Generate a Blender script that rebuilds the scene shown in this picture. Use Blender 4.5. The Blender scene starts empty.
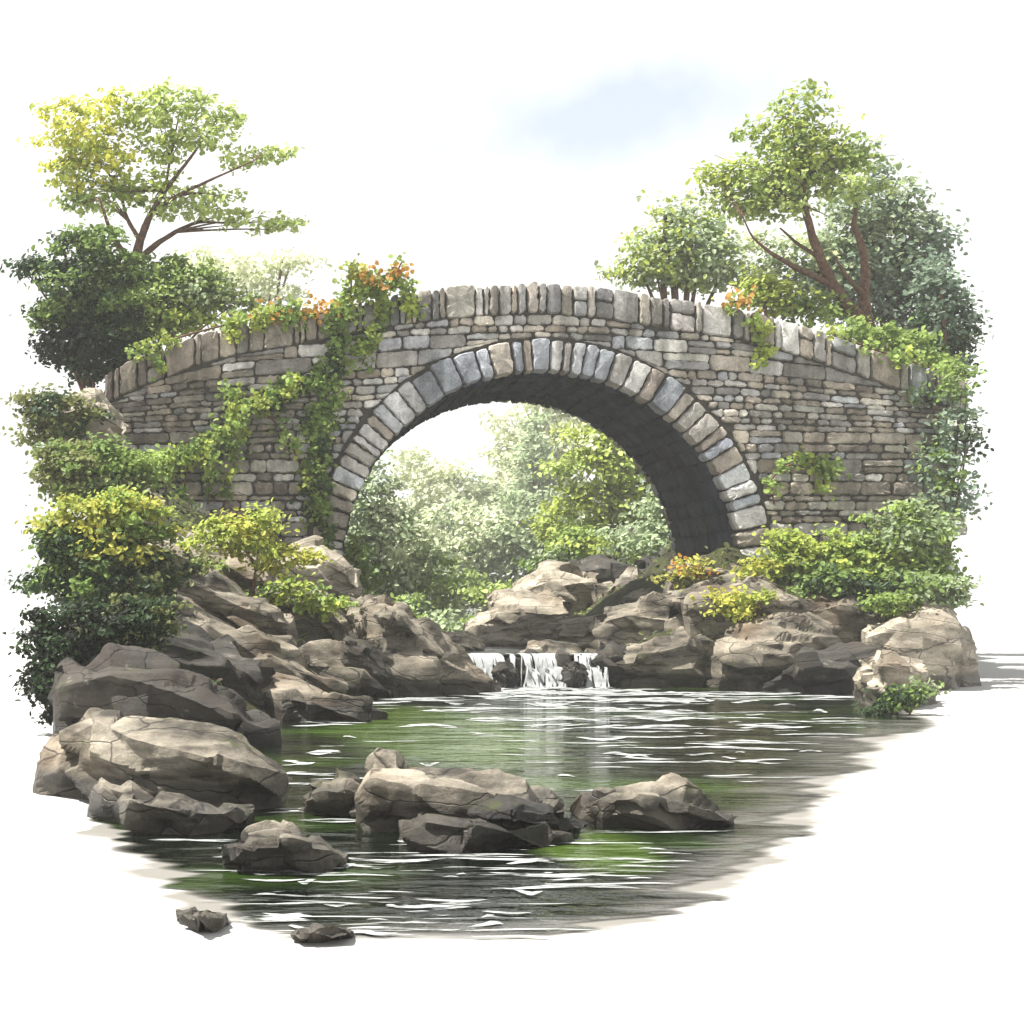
import bpy, math, random
import numpy as np
from mathutils import Vector, noise as mnoise

random.seed(7)
RNG = np.random.default_rng(7)
S = bpy.context.scene
COL = S.collection
F = 1500.0          # focal length in picture units
PX, PY = 268.0, 591.0
CAMZ = 1.45         # eye height above the pool
YF, YB = 25.0, 29.0  # front and rear faces of the bridge


def P(px, py, d):
    return np.array([(px - PX) / F * d, d, CAMZ + (PY - py) / F * d])


def lerp_tab(tab, v):
    return np.interp(v, [t[0] for t in tab], [t[1] for t in tab])


def sstep(a, b, v):
    t = np.clip((v - a) / (b - a), 0, 1)
    return t * t * (3 - 2 * t)


# ------------------------------------------------------------------ objects
def tag(o, label=None, cat=None, group=None, kind=None):
    if label: o['label'] = label
    if cat: o['category'] = cat
    if group: o['group'] = group
    if kind: o['kind'] = kind
    return o


def empty(name, loc, label, cat, group=None):
    o = bpy.data.objects.new(name, None)
    o.location = loc
    o.empty_display_size = 0.2
    COL.objects.link(o)
    return tag(o, label, cat, group)


def mesh_obj(name, verts, faces, mat, parent=None, tint=None, smooth=False, angle=None):
    """faces: list of index lists, or an (N,k) int array. tint: per-vertex rgb."""
    verts = np.asarray(verts, dtype=np.float32)
    me = bpy.data.meshes.new(name)
    if isinstance(faces, np.ndarray):
        k = faces.shape[1]
        loops = faces.astype(np.int32).ravel()
        starts = np.arange(len(faces), dtype=np.int32) * k
        tot = np.full(len(faces), k, dtype=np.int32)
    else:
        tot = np.array([len(f) for f in faces], dtype=np.int32)
        starts = np.concatenate([[0], np.cumsum(tot)[:-1]]).astype(np.int32)
        loops = np.array([i for f in faces for i in f], dtype=np.int32)
    if parent is not None:
        verts = verts - np.array(parent.location, dtype=np.float32)
    me.vertices.add(len(verts)); me.vertices.foreach_set('co', verts.ravel())
    me.loops.add(len(loops)); me.loops.foreach_set('vertex_index', loops)
    me.polygons.add(len(tot)); me.polygons.foreach_set('loop_start', starts)
    me.polygons.foreach_set('loop_total', tot)
    me.polygons.foreach_set('use_smooth', np.full(len(tot), bool(smooth)))
    me.update(calc_edges=True)
    if tint is not None:
        a = me.color_attributes.new('tint', 'FLOAT_COLOR', 'POINT')
        c = np.ones((len(verts), 4), dtype=np.float32); c[:, :3] = tint
        a.data.foreach_set('color', c.ravel())
    me.validate()
    if smooth and angle:
        me.set_sharp_from_angle(angle=math.radians(angle))
    me.materials.append(mat)
    o = bpy.data.objects.new(name, me)
    COL.objects.link(o)
    if parent is not None:
        o.parent = parent
    return o


# ---------------------------------------------------------------- materials
class NT:
    def __init__(s, name):
        s.m = bpy.data.materials.new(name); s.m.use_nodes = True
        s.t = s.m.node_tree; s.t.nodes.clear()
        s.out = s.n('ShaderNodeOutputMaterial')

    def n(s, typ, **kw):
        nd = s.t.nodes.new(typ)
        for k, v in kw.items():
            if k.startswith('i_'):
                nd.inputs[k[2:].replace('_', ' ')].default_value = v
            else:
                setattr(nd, k, v)
        return nd

    def l(s, a, ao, b, bi):
        s.t.links.new(a.outputs[ao], b.inputs[bi])

    def ramp(s, src, so, stops, interp='LINEAR'):
        r = s.n('ShaderNodeValToRGB'); r.color_ramp.interpolation = interp
        e = r.color_ramp.elements
        while len(e) < len(stops): e.new(0.5)
        for el, (p, c) in zip(e, stops):
            el.position = p
            el.color = (c, c, c, 1) if not hasattr(c, '__len__') else (*c, 1)
        s.l(src, so, r, 'Fac'); return r

    def mix(s, mode, fac, a, b):
        m = s.n('ShaderNodeMix', data_type='RGBA', blend_type=mode)
        for idx, v in ((0, fac), (6, a), (7, b)):
            if isinstance(v, tuple) and hasattr(v[0], 'outputs'):
                s.t.links.new(v[0].outputs[v[1]], m.inputs[idx])
            elif isinstance(v, (int, float)):
                m.inputs[idx].default_value = v if idx == 0 else (v, v, v, 1)
            else:
                m.inputs[idx].default_value = (*v, 1)
        return m


def coords(nt, scale=(1, 1, 1), rot=(0, 0, 0)):
    g = nt.n('ShaderNodeNewGeometry')
    mp = nt.n('ShaderNodeMapping')
    mp.inputs['Scale'].default_value = scale; mp.inputs['Rotation'].default_value = rot
    nt.l(g, 'Position', mp, 'Vector'); return mp


def noise_tex(nt, mp, scale, detail=5, rough=0.6):
    n = nt.n('ShaderNodeTexNoise'); n.inputs['Scale'].default_value = scale
    n.inputs['Detail'].default_value = detail; n.inputs['Roughness'].default_value = rough
    nt.l(mp, 'Vector', n, 'Vector'); return n


def mat_stone(name, rough=0.85, stain=0.35, bump=0.5):
    nt = NT(name); mp = coords(nt)
    at = nt.n('ShaderNodeVertexColor', layer_name='tint')
    n1 = noise_tex(nt, mp, 5, 6, .65); n2 = noise_tex(nt, mp, 38, 5, .7); n3 = noise_tex(nt, mp, 1.1, 4, .6)
    c1 = nt.ramp(n1, 'Fac', [(.3, .62), (.68, 1.2)])
    a = nt.mix('MULTIPLY', 1.0, (at, 'Color'), (c1, 'Color'))
    c2 = nt.ramp(n2, 'Fac', [(.34, .55), (.62, 1.12)])
    b = nt.mix('MULTIPLY', .7, (a, 2), (c2, 'Color'))
    # lichen and damp stains of their own shape
    mk = nt.ramp(n3, 'Fac', [(.52, 0), (.66, stain)])
    n5 = noise_tex(nt, coords(nt, (2.6, 2.6, .28)), 1.0, 5, .6)      # water runs down the face
    st = nt.ramp(n5, 'Fac', [(.38, .50), (.56, 1.08)])
    b = nt.mix('MULTIPLY', .85, (b, 2), (st, 'Color'))
    n6 = noise_tex(nt, mp, 2.3, 6, .7); li = nt.ramp(n6, 'Fac', [(.60, 0), (.68, .5)])
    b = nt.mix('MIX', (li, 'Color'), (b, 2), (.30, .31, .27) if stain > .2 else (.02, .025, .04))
    c = nt.mix('MIX', (mk, 'Color'), (b, 2), (.045, .043, .035))
    bs = nt.n('ShaderNodeBsdfPrincipled'); bs.inputs['Roughness'].default_value = rough
    bs.inputs['Specular IOR Level'].default_value = .25
    nt.l(c, 2, bs, 'Base Color')
    bp = nt.n('ShaderNodeBump'); bp.inputs['Strength'].default_value = bump; bp.inputs['Distance'].default_value = .03
    add = nt.n('ShaderNodeMath', operation='ADD'); nt.l(n1, 'Fac', add, 0); nt.l(n2, 'Fac', add, 1)
    nt.l(add, 0, bp, 'Height'); nt.l(bp, 'Normal', bs, 'Normal')
    nt.l(bs, 'BSDF', nt.out, 'Surface'); return nt.m


def mat_rock(name, light, dark, crack_scale=1.6, wet=True, rusty=.40):
    nt = NT(name)
    mp = coords(nt, (1, 1, 1)); mpl = coords(nt, (.55, .8, 2.2), (0, math.radians(18), 0))
    n1 = noise_tex(nt, mpl, 2.2, 7, .62); n2 = noise_tex(nt, mp, 34, 8, .75); n3 = noise_tex(nt, mp, .9, 3, .5)
    base = nt.ramp(n1, 'Fac', [(.36, dark), (.5, tuple((a + b) / 2 for a, b in zip(light, dark))), (.63, light)])
    sp = nt.ramp(n2, 'Fac', [(.3, .55), (.65, 1.15)])
    b = nt.mix('MULTIPLY', .75, (base, 'Color'), (sp, 'Color'))
    rust = nt.ramp(n3, 'Fac', [(.54, 0), (.72, rusty)])
    b2 = nt.mix('MIX', (rust, 'Color'), (b, 2), (.13, .075, .035))
    # cracks: warped voronoi edges
    wn = noise_tex(nt, mp, 2.5, 3, .5)
    wv = nt.n('ShaderNodeMixRGB', blend_type='ADD') if False else nt.n('ShaderNodeVectorMath', operation='MULTIPLY_ADD')
    nt.l(wn, 'Color', wv, 0); wv.inputs[1].default_value = (.35, .35, .35); nt.l(mpl, 'Vector', wv, 2)
    vo = nt.n('ShaderNodeTexVoronoi', feature='DISTANCE_TO_EDGE'); vo.inputs['Scale'].default_value = crack_scale
    nt.l(wv, 0, vo, 'Vector')
    ck = nt.ramp(vo, 'Distance', [(.0, 0), (.022, 1)])
    b3 = nt.mix('MULTIPLY', .8, (b2, 2), (ck, 'Color'))
    # lichen and moss patches
    n7 = noise_tex(nt, mp, 3.1, 7, .7); lm = nt.ramp(n7, 'Fac', [(.60, 0), (.67, .55)])
    b3 = nt.mix('MIX', (lm, 'Color'), (b3, 2), (.21, .20, .165))
    n8 = noise_tex(nt, mp, 1.7, 7, .72); mm = nt.ramp(n8, 'Fac', [(.58, 0), (.66, .75)])
    b3 = nt.mix('MIX', (mm, 'Color'), (b3, 2), (.045, .052, .018))
    bs = nt.n('ShaderNodeBsdfPrincipled'); bs.inputs['Specular IOR Level'].default_value = .3
    last = b3
    if wet:   # wet tide line just above the pool
        g = nt.n('ShaderNodeNewGeometry'); sx = nt.n('ShaderNodeSeparateXYZ'); nt.l(g, 'Position', sx, 0)
        ad = nt.n('ShaderNodeMath', operation='MULTIPLY_ADD'); nt.l(n1, 'Fac', ad, 0); ad.inputs[1].default_value = -.34; nt.l(sx, 'Z', ad, 2)
        wr = nt.ramp(ad, 0, [(0.0, .30), (.05, 1)])
        last = nt.mix('MULTIPLY', 1, (b3, 2), (wr, 'Color'))
        rr = nt.ramp(ad, 0, [(0, .35), (.06, .82)]); nt.l(rr, 'Color', bs, 'Roughness')
    else:
        bs.inputs['Roughness'].default_value = .85
    nt.l(last, 2, bs, 'Base Color')
    bp = nt.n('ShaderNodeBump'); bp.inputs['Strength'].default_value = .6; bp.inputs['Distance'].default_value = .04
    h = nt.n('ShaderNodeMath', operation='MULTIPLY_ADD'); nt.l(ck, 'Color', h, 0); h.inputs[1].default_value = .6; nt.l(n2, 'Fac', h, 2)
    h2 = nt.n('ShaderNodeMath', operation='ADD'); nt.l(h, 0, h2, 0); nt.l(n1, 'Fac', h2, 1)
    nt.l(h2, 0, bp, 'Height'); nt.l(bp, 'Normal', bs, 'Normal')
    nt.l(bs, 'BSDF', nt.out, 'Surface'); return nt.m


def mat_leaf(name, trans=.45):
    nt = NT(name)
    at = nt.n('ShaderNodeVertexColor', layer_name='tint')
    d = nt.n('ShaderNodeBsdfPrincipled'); d.inputs['Roughness'].default_value = .55
    d.inputs['Specular IOR Level'].default_value = .2
    t = nt.n('ShaderNodeBsdfTranslucent')
    nt.l(at, 'Color', d, 'Base Color'); nt.l(at, 'Color', t, 'Color')
    m = nt.n('ShaderNodeMixShader'); m.inputs[0].default_value = trans
    nt.l(d, 0, m, 1); nt.l(t, 0, m, 2); nt.l(m, 0, nt.out, 'Surface'); return nt.m


def mat_noise(name, a, b, scale=4, rough=.9, bump=.4, dist=.03):
    nt = NT(name); mp = coords(nt); n1 = noise_tex(nt, mp, scale, 7, .65)
    r = nt.ramp(n1, 'Fac', [(.35, a), (.65, b)])
    bs = nt.n('ShaderNodeBsdfPrincipled'); bs.inputs['Roughness'].default_value = rough
    bs.inputs['Specular IOR Level'].default_value = .2
    nt.l(r, 'Color', bs, 'Base Color')
    bp = nt.n('ShaderNodeBump'); bp.inputs['Strength'].default_value = bump; bp.inputs['Distance'].default_value = dist
    nt.l(n1, 'Fac', bp, 'Height'); nt.l(bp, 'Normal', bs, 'Normal')
    nt.l(bs, 'BSDF', nt.out, 'Surface'); return nt.m


def mat_water(name):
    nt = NT(name)
    mpa = coords(nt, (.9, 2.0, 1)); mpb = coords(nt, (2.6, 6.5, 1))
    n1 = noise_tex(nt, mpa, 1.0, 3, .5); n2 = noise_tex(nt, mpb, 1.0, 4, .55)
    n3 = noise_tex(nt, coords(nt, (.35, .5, 1)), 1.0, 2, .5)
    col = nt.ramp(n3, 'Fac', [(.5, (.003, .005, .003)), (.70, (.026, .052, .008))])
    bs = nt.n('ShaderNodeBsdfPrincipled'); bs.inputs['Roughness'].default_value = .03
    bs.inputs['IOR'].default_value = 1.33
    # the sandy bottom shows through in the shallows along the rim
    at = nt.n('ShaderNodeVertexColor', layer_name='tint'); sp = nt.n('ShaderNodeSeparateColor'); nt.l(at, 'Color', sp, 0)
    n4 = noise_tex(nt, coords(nt, (.7, 2.2, 1)), 1.0, 5, .6)
    sm = nt.n('ShaderNodeMath', operation='MULTIPLY_ADD'); nt.l(n4, 'Fac', sm, 0); sm.inputs[1].default_value = .9; nt.l(sp, 'Red', sm, 2)
    smr = nt.ramp(sm, 0, [(.55, 0), (1.25, 1)])
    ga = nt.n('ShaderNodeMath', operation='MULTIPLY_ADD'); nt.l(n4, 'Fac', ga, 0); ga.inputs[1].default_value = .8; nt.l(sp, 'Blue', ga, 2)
    gr = nt.ramp(ga, 0, [(.62, 0), (1.35, 1)])     # green reflection of the trees, painted into the pool colour
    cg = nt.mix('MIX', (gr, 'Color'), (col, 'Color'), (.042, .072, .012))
    cm = nt.mix('MIX', (smr, 'Color'), (cg, 2), (.085, .084, .08))
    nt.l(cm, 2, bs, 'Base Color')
    h = nt.n('ShaderNodeMath', operation='MULTIPLY_ADD'); nt.l(n2, 'Fac', h, 0); h.inputs[1].default_value = .32; nt.l(n1, 'Fac', h, 2)
    bp = nt.n('ShaderNodeBump'); bp.inputs['Strength'].default_value = 1; bp.inputs['Distance'].default_value = .075
    nt.l(h, 0, bp, 'Height'); nt.l(bp, 'Normal', bs, 'Normal')
    # a film of water thins out to nothing over the sand
    n9 = noise_tex(nt, coords(nt, (.5, 3.2, 1)), 1.3, 5, .6)
    fa = nt.n('ShaderNodeMath', operation='MULTIPLY_ADD'); nt.l(n9, 'Fac', fa, 0); fa.inputs[1].default_value = .9; nt.l(sp, 'Green', fa, 2)
    fr = nt.ramp(fa, 0, [(.62, 0), (1.15, 1)])
    tr = nt.n('ShaderNodeBsdfTransparent'); ms = nt.n('ShaderNodeMixShader')
    nt.l(fr, 'Color', ms, 0); nt.l(bs, 0, ms, 1); nt.l(tr, 0, ms, 2)
    nt.l(ms, 0, nt.out, 'Surface'); return nt.m


def mat_sand(name, damp, dry):
    nt = NT(name)
    at = nt.n('ShaderNodeVertexColor', layer_name='tint'); sp = nt.n('ShaderNodeSeparateColor'); nt.l(at, 'Color', sp, 0)
    n9 = noise_tex(nt, coords(nt, (.5, 3.0, 1)), 1.1, 6, .65)
    fa = nt.n('ShaderNodeMath', operation='MULTIPLY_ADD'); nt.l(n9, 'Fac', fa, 0); fa.inputs[1].default_value = 1.0; nt.l(sp, 'Green', fa, 2)
    fr = nt.ramp(fa, 0, [(.55, damp), (1.1, dry)])
    bs = nt.n('ShaderNodeBsdfPrincipled'); bs.inputs['Roughness'].default_value = .8; bs.inputs['Specular IOR Level'].default_value = .2
    nt.l(fr, 'Color', bs, 'Base Color'); nt.l(bs, 'BSDF', nt.out, 'Surface'); return nt.m


def mat_plain(name, c, rough=.6):
    nt = NT(name); bs = nt.n('ShaderNodeBsdfPrincipled'); bs.inputs['Base Color'].default_value = (*c, 1)
    bs.inputs['Roughness'].default_value = rough; bs.inputs['Specular IOR Level'].default_value = .2
    nt.l(bs, 'BSDF', nt.out, 'Surface'); return nt.m


M_STONE = mat_stone('bridge_stone', bump=.8)
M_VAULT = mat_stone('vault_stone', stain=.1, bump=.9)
M_MORTAR = mat_noise('mortar', (.03, .028, .025), (.075, .07, .06), 9)
M_ROAD = mat_noise('road_earth', (.10, .08, .05), (.17, .15, .10), 5)
M_ROCK = mat_rock('river_rock', (.34, .305, .245), (.04, .035, .028))
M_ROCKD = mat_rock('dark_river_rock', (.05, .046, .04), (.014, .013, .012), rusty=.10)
M_ROCKM = mat_rock('bank_rock', (.26, .23, .18), (.026, .023, .019))
M_ROCKP = mat_rock('pale_rock', (.40, .36, .29), (.15, .13, .10))
M_LEAF = mat_leaf('leaf')
M_BARK = mat_noise('bark', (.05, .028, .018), (.15, .085, .055), 14, bump=.8)
M_SOIL = mat_noise('bank_soil', (.016, .015, .010), (.05, .055, .020), 3.2, bump=1, dist=.15)
M_GROUND = mat_noise('white_sand', (.34, .34, .337), (.38, .38, .377), 3, bump=.1)
M_SAND = mat_sand('wet_sand', (.15, .145, .132), (.36, .358, .35))
M_WATER = mat_water('pool_water')
M_FOAM = mat_noise('foam', (.22, .235, .24), (.34, .35, .35), 9, bump=.5)

# -------------------------------------------------------------- the ground
XLS = [(8, -1.7), (8.6, -1.4), (9.8, -.7), (10.8, 0), (13.5, .0), (15.5, .15), (17.5, .5), (19.5, 1.1), (21, 2.0), (22.5, 2.4), (25, 2.5), (29, 2.6), (36, 3.6), (50, 5.5), (90, 10), (135, 18)]
XRS = [(21, 4.9), (22.2, 5.1), (25, 5.4), (29, 5.3), (36, 5.6), (50, 7.5), (90, 12), (135, 20)]
CAPL = [(9, .28), (12, .32), (14, .4), (17, .62), (19, .85), (21, 1.45), (22.5, 2.1), (24.5, 2.8), (26, 2.8), (29.5, 3.6), (31, 5.4), (40, 6), (60, 8), (90, 11)]
CAPR = [(22, .3), (25, 1.95), (26, 1.6), (29.2, 1.6), (30, 3.0), (31, 5.0), (40, 5.6), (60, 9), (90, 12), (135, 20)]
MNV = np.vectorize(lambda x, y, f: mnoise.noise(Vector((x * f, y * f, 3.3))))


def terrain(x, y):
    x = np.asarray(x, float); y = np.asarray(y, float)
    zw = .47 * sstep(22.7, 23.1, y)
    n = MNV(x, y, .6) * .35 + MNV(x, y, 1.7) * .14
    dl = lerp_tab(XLS, y) - x
    capl = lerp_tab(CAPL, y) + 2.2 * sstep(-1.9, -2.9, x) * sstep(24.2, 25.2, y) * sstep(33, 29, y)
    hl = np.minimum(capl, np.where(y > 30, .55, .7) * dl)
    dr = x - lerp_tab(XRS, y)
    capr = lerp_tab(CAPR, y) + 2.4 * sstep(10.6, 11.8, x) * sstep(24.4, 25.4, y) * sstep(33, 29, y)
    hr = np.minimum(np.minimum(capr, np.where(y > 30, .5, .85) * dr), .82 * (y - 22.75))
    h = np.maximum(hl, hr)
    amp = np.clip(h, 0, 1)
    h = zw - .28 + np.maximum(h, 0) + n * amp
    xl = -.14 * y + np.maximum(y - 29, 0) * .03 + MNV(x * 0, y, .8) * .35
    xr = np.where(y < 30, .452 * y, 13.56 + (y - 30) * .35) + MNV(x * 0 + 7, y, .8) * .4
    m = sstep(-.1, 1.1, x - xl) * sstep(-.1, 1.0, xr - x) * sstep(7.8, 9.5, y) * sstep(131, 124, y)
    return h * m + (-.45) * (1 - m)


def th(x, y):
    return float(terrain(np.array([x]), np.array([y]))[0])


xs = np.arange(-20, 50.01, .35); ys = np.concatenate([np.arange(7, 34, .25), np.arange(34, 133, .9)])
GX, GY = np.meshgrid(xs, ys)
GZ = terrain(GX.ravel(), GY.ravel())
nx, ny = len(xs), len(ys)
idx = np.arange(nx * ny).reshape(ny, nx)
q = np.stack([idx[:-1, :-1], idx[:-1, 1:], idx[1:, 1:], idx[1:, :-1]], -1).reshape(-1, 4)
keep = (GZ[q] > -.2).any(1)
bank = mesh_obj('bank_terrain', np.stack([GX.ravel(), GY.ravel(), GZ], 1), q[keep], M_SOIL, smooth=True)
tag(bank, kind='structure')

gv = [(-55, -4, -.009), (75, -4, -.009), (75, 140, -.009), (-55, 140, -.009)]
tag(mesh_obj('ground', gv, [[0, 1, 2, 3]], M_GROUND), kind='structure')


def strip_sheet(name, ltab, rtab, y0, y1, z, mat, jag, seed, step=1.1):
    """flat sheet on the ground between two shore lines, with streaky ends; tint.r marks the shallows near the rim"""
    rows = np.arange(y0, y1 + .01, step)
    L, R = lerp_tab(ltab, rows), lerp_tab(rtab, rows)
    v, tint, NC = [], [], 26
    for i, r in enumerate(rows):
        d = F * (CAMZ - z) / (r - PY)
        def jn(s):
            a = mnoise.noise(Vector((r * .075, s, seed))) * 1.1 + mnoise.noise(Vector((r * .17, s + 5, seed))) * 1.0 + mnoise.noise(Vector((r * .45, s + 8, seed))) * .35
            return a * jag
        k = min(1, (r - y0) / 60) + .8 * sstep(y1 - 70, y1, r)
        l_, r_ = L[i] + jn(1) * k, R[i] + jn(9) * k
        if r_ < l_ + 6: l_, r_ = (l_ + r_) / 2 - 3, (l_ + r_) / 2 + 3
        for c in range(NC):
            x = l_ + (r_ - l_) * c / (NC - 1)
            sh = max(1 - (r_ - x) / 130 * (1 if r > 720 else 3), 1 - (y1 - r) / 40, (.8 - (x - l_) / 60) * (r > 845))
            rim = max(1 - (r_ - x) / 60, 1 - (y1 - r) / 34, (1 - (x - l_) / 45) * (r > 842), (1 - (x - l_) / 12))
            v.append(((x - PX) / F * d, d, z - .02 * max(0, min(1, (rim - .7) / .3)) * (name == 'sand')))
            gx_, gy_ = (x - PX) / F * d, d
            green_refl = max(1.25 * math.exp(-((gx_ - 1.75) / .95) ** 2 - ((gy_ - 15.6) / 3.0) ** 2), 1.1 * math.exp(-((gx_ - 1.85) / .32) ** 2 - ((gy_ - 8.4) / .7) ** 2))  # soft patches of painted green reflection, stored in tint blue
            tint.append((max(0, min(1, sh)), max(0, min(1, rim)), min(1, green_refl)))
    f = [[i * NC + c, i * NC + c + 1, (i + 1) * NC + c + 1, (i + 1) * NC + c] for i in range(len(rows) - 1) for c in range(NC - 1)]
    return mesh_obj(name, v, f, mat, tint=np.array(tint))


WL = [(680, 380), (700, 240), (760, 130), (800, 90), (828, 100), (840, 105), (860, 120), (880, 150), (900, 180), (915, 185), (930, 250), (945, 300), (955, 390)]
WR = [(680, 885), (700, 900), (716, 940), (726, 965), (740, 920), (756, 880), (770, 890), (785, 850), (800, 860), (818, 815), (835, 830), (850, 800), (870, 770), (885, 715), (900, 735), (918, 640), (932, 600), (945, 520), (955, 440)]
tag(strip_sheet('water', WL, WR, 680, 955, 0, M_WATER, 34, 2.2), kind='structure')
SLt = [(690, 200), (800, 60), (850, 80), (880, 110), (905, 150), (930, 220), (950, 300), (962, 380)]
SRt = [(690, 910), (712, 960), (728, 975), (745, 930), (780, 890), (830, 850), (870, 800), (900, 755), (930, 650), (950, 520), (962, 430)]
tag(strip_sheet('sand', SLt, SRt, 690, 962, -.0045, M_SAND, 26, 8.1), kind='structure')

# upper stream
uy = np.concatenate([np.arange(22.95, 34, .5), np.arange(34, 122, 3)])
v = []
for y in uy:
    v += [(lerp_tab(XLS, y) - .4, y, .47), (lerp_tab(XRS, y) + .4, y, .47)]
tag(mesh_obj('stream', v, [[2 * i, 2 * i + 1, 2 * i + 3, 2 * i + 2] for i in range(len(uy) - 1)], M_WATER), kind='structure')

# ------------------------------------------------------------------ bridge
CX, CZ, R0, RT = (541 - PX) / 60, CAMZ + (PY - 570) / 60, 199 / 60, 33 / 60
TOPPX = [(100, 377), (130, 360), (200, 333), (260, 319), (340, 306), (400, 293), (470, 285), (540, 282), (600, 287), (660, 296), (740, 308), (800, 325), (860, 345), (900, 358), (970, 382)]
TOPT = [((a - PX) / 60, CAMZ + (PY - b) / 60) for a, b in TOPPX]
XA, XB = (104 - PX) / 60, (966 - PX) / 60
COPE = .54


def top_z(x): return lerp_tab(TOPT, x)


ALB = 1.75


def stone(acc, poly, fmap, p, back, tint, inset=.03, rough=.012):
    """a hewn stone: polygon face pushed out by p with rounded arrises; fmap(u,v,w) maps to the world"""
    poly = np.asarray(poly, float)
    # resample outline
    out = []
    n = len(poly)
    for i in range(n):
        a, b = poly[i], poly[(i + 1) % n]
        m = max(2, int(np.linalg.norm(b - a) / .06) + 1)
        for t in range(m):
            out.append(a + (b - a) * (t / m))
    out = np.array(out); c = out.mean(0)
    k = len(out)
    # round the corners a bit and wobble
    sm = (np.roll(out, 1, 0) + np.roll(out, -1, 0) + out * 1.6) / 3.6
    out = sm + RNG.normal(0, rough * .5, out.shape)
    dv = c - out; ln = np.linalg.norm(dv, axis=1, keepdims=True) + 1e-6
    rings = [(out, -back), (out, p * .35),
             (out + dv / ln * np.minimum(inset * .6, ln * .4), p * .9), (out + dv * .5, p)]
    base = len(acc['v'])
    for j, (rg, w) in enumerate(rings):
        for q_ in rg:
            ww = w + (RNG.normal(0, rough * (.9 if j < 3 else .25)) if j >= 1 else 0)
            acc['v'].append(fmap(q_[0], q_[1], ww))
    acc['v'].append(fmap(c[0], c[1], p))
    for j in range(3):
        for i in range(k):
            i2 = (i + 1) % k
            acc['f'].append([base + j * k + i, base + j * k + i2, base + (j + 1) * k + i2, base + (j + 1) * k + i])
    for i in range(k):
        acc['f'].append([base + 3 * k + i, base + 3 * k + (i + 1) % k, base + 4 * k])
    if back > .1:
        acc['f'].append([base + i for i in range(k)][::-1])
    gm = sum(tint) / 3
    acc['t'] += [tuple((c_ * .68 + gm * .32) * ALB for c_ in tint)] * (4 * k + 1)


STONES = [(.30, .29, .27), (.36, .34, .31), (.25, .25, .25), (.38, .35, .29), (.31, .27, .22), (.27, .28, .30), (.42, .40, .37), (.20, .19, .18)]
WARM = [(.34, .28, .21), (.28, .23, .17), (.38, .33, .26), (.24, .20, .16), (.30, .28, .25)]
BLUES = [(.27, .30, .35), (.32, .33, .35), (.24, .26, .30), (.36, .35, .34)]


def jit(c, s=.12):
    k = 1 + random.uniform(-s, s)
    return tuple(max(.01, a * k * (1 + random.uniform(-.02, .02))) for a in c)


def new_acc(): return {'v': [], 'f': [], 't': []}


def course_z(zc, x):
    """courses follow the hump of the road near the top and run level lower down"""
    w = .45 * sstep(3.6, 6.0, zc)
    return min(zc + (top_z(x) - COPE - 6.0) * w, top_z(x) - COPE)


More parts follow.
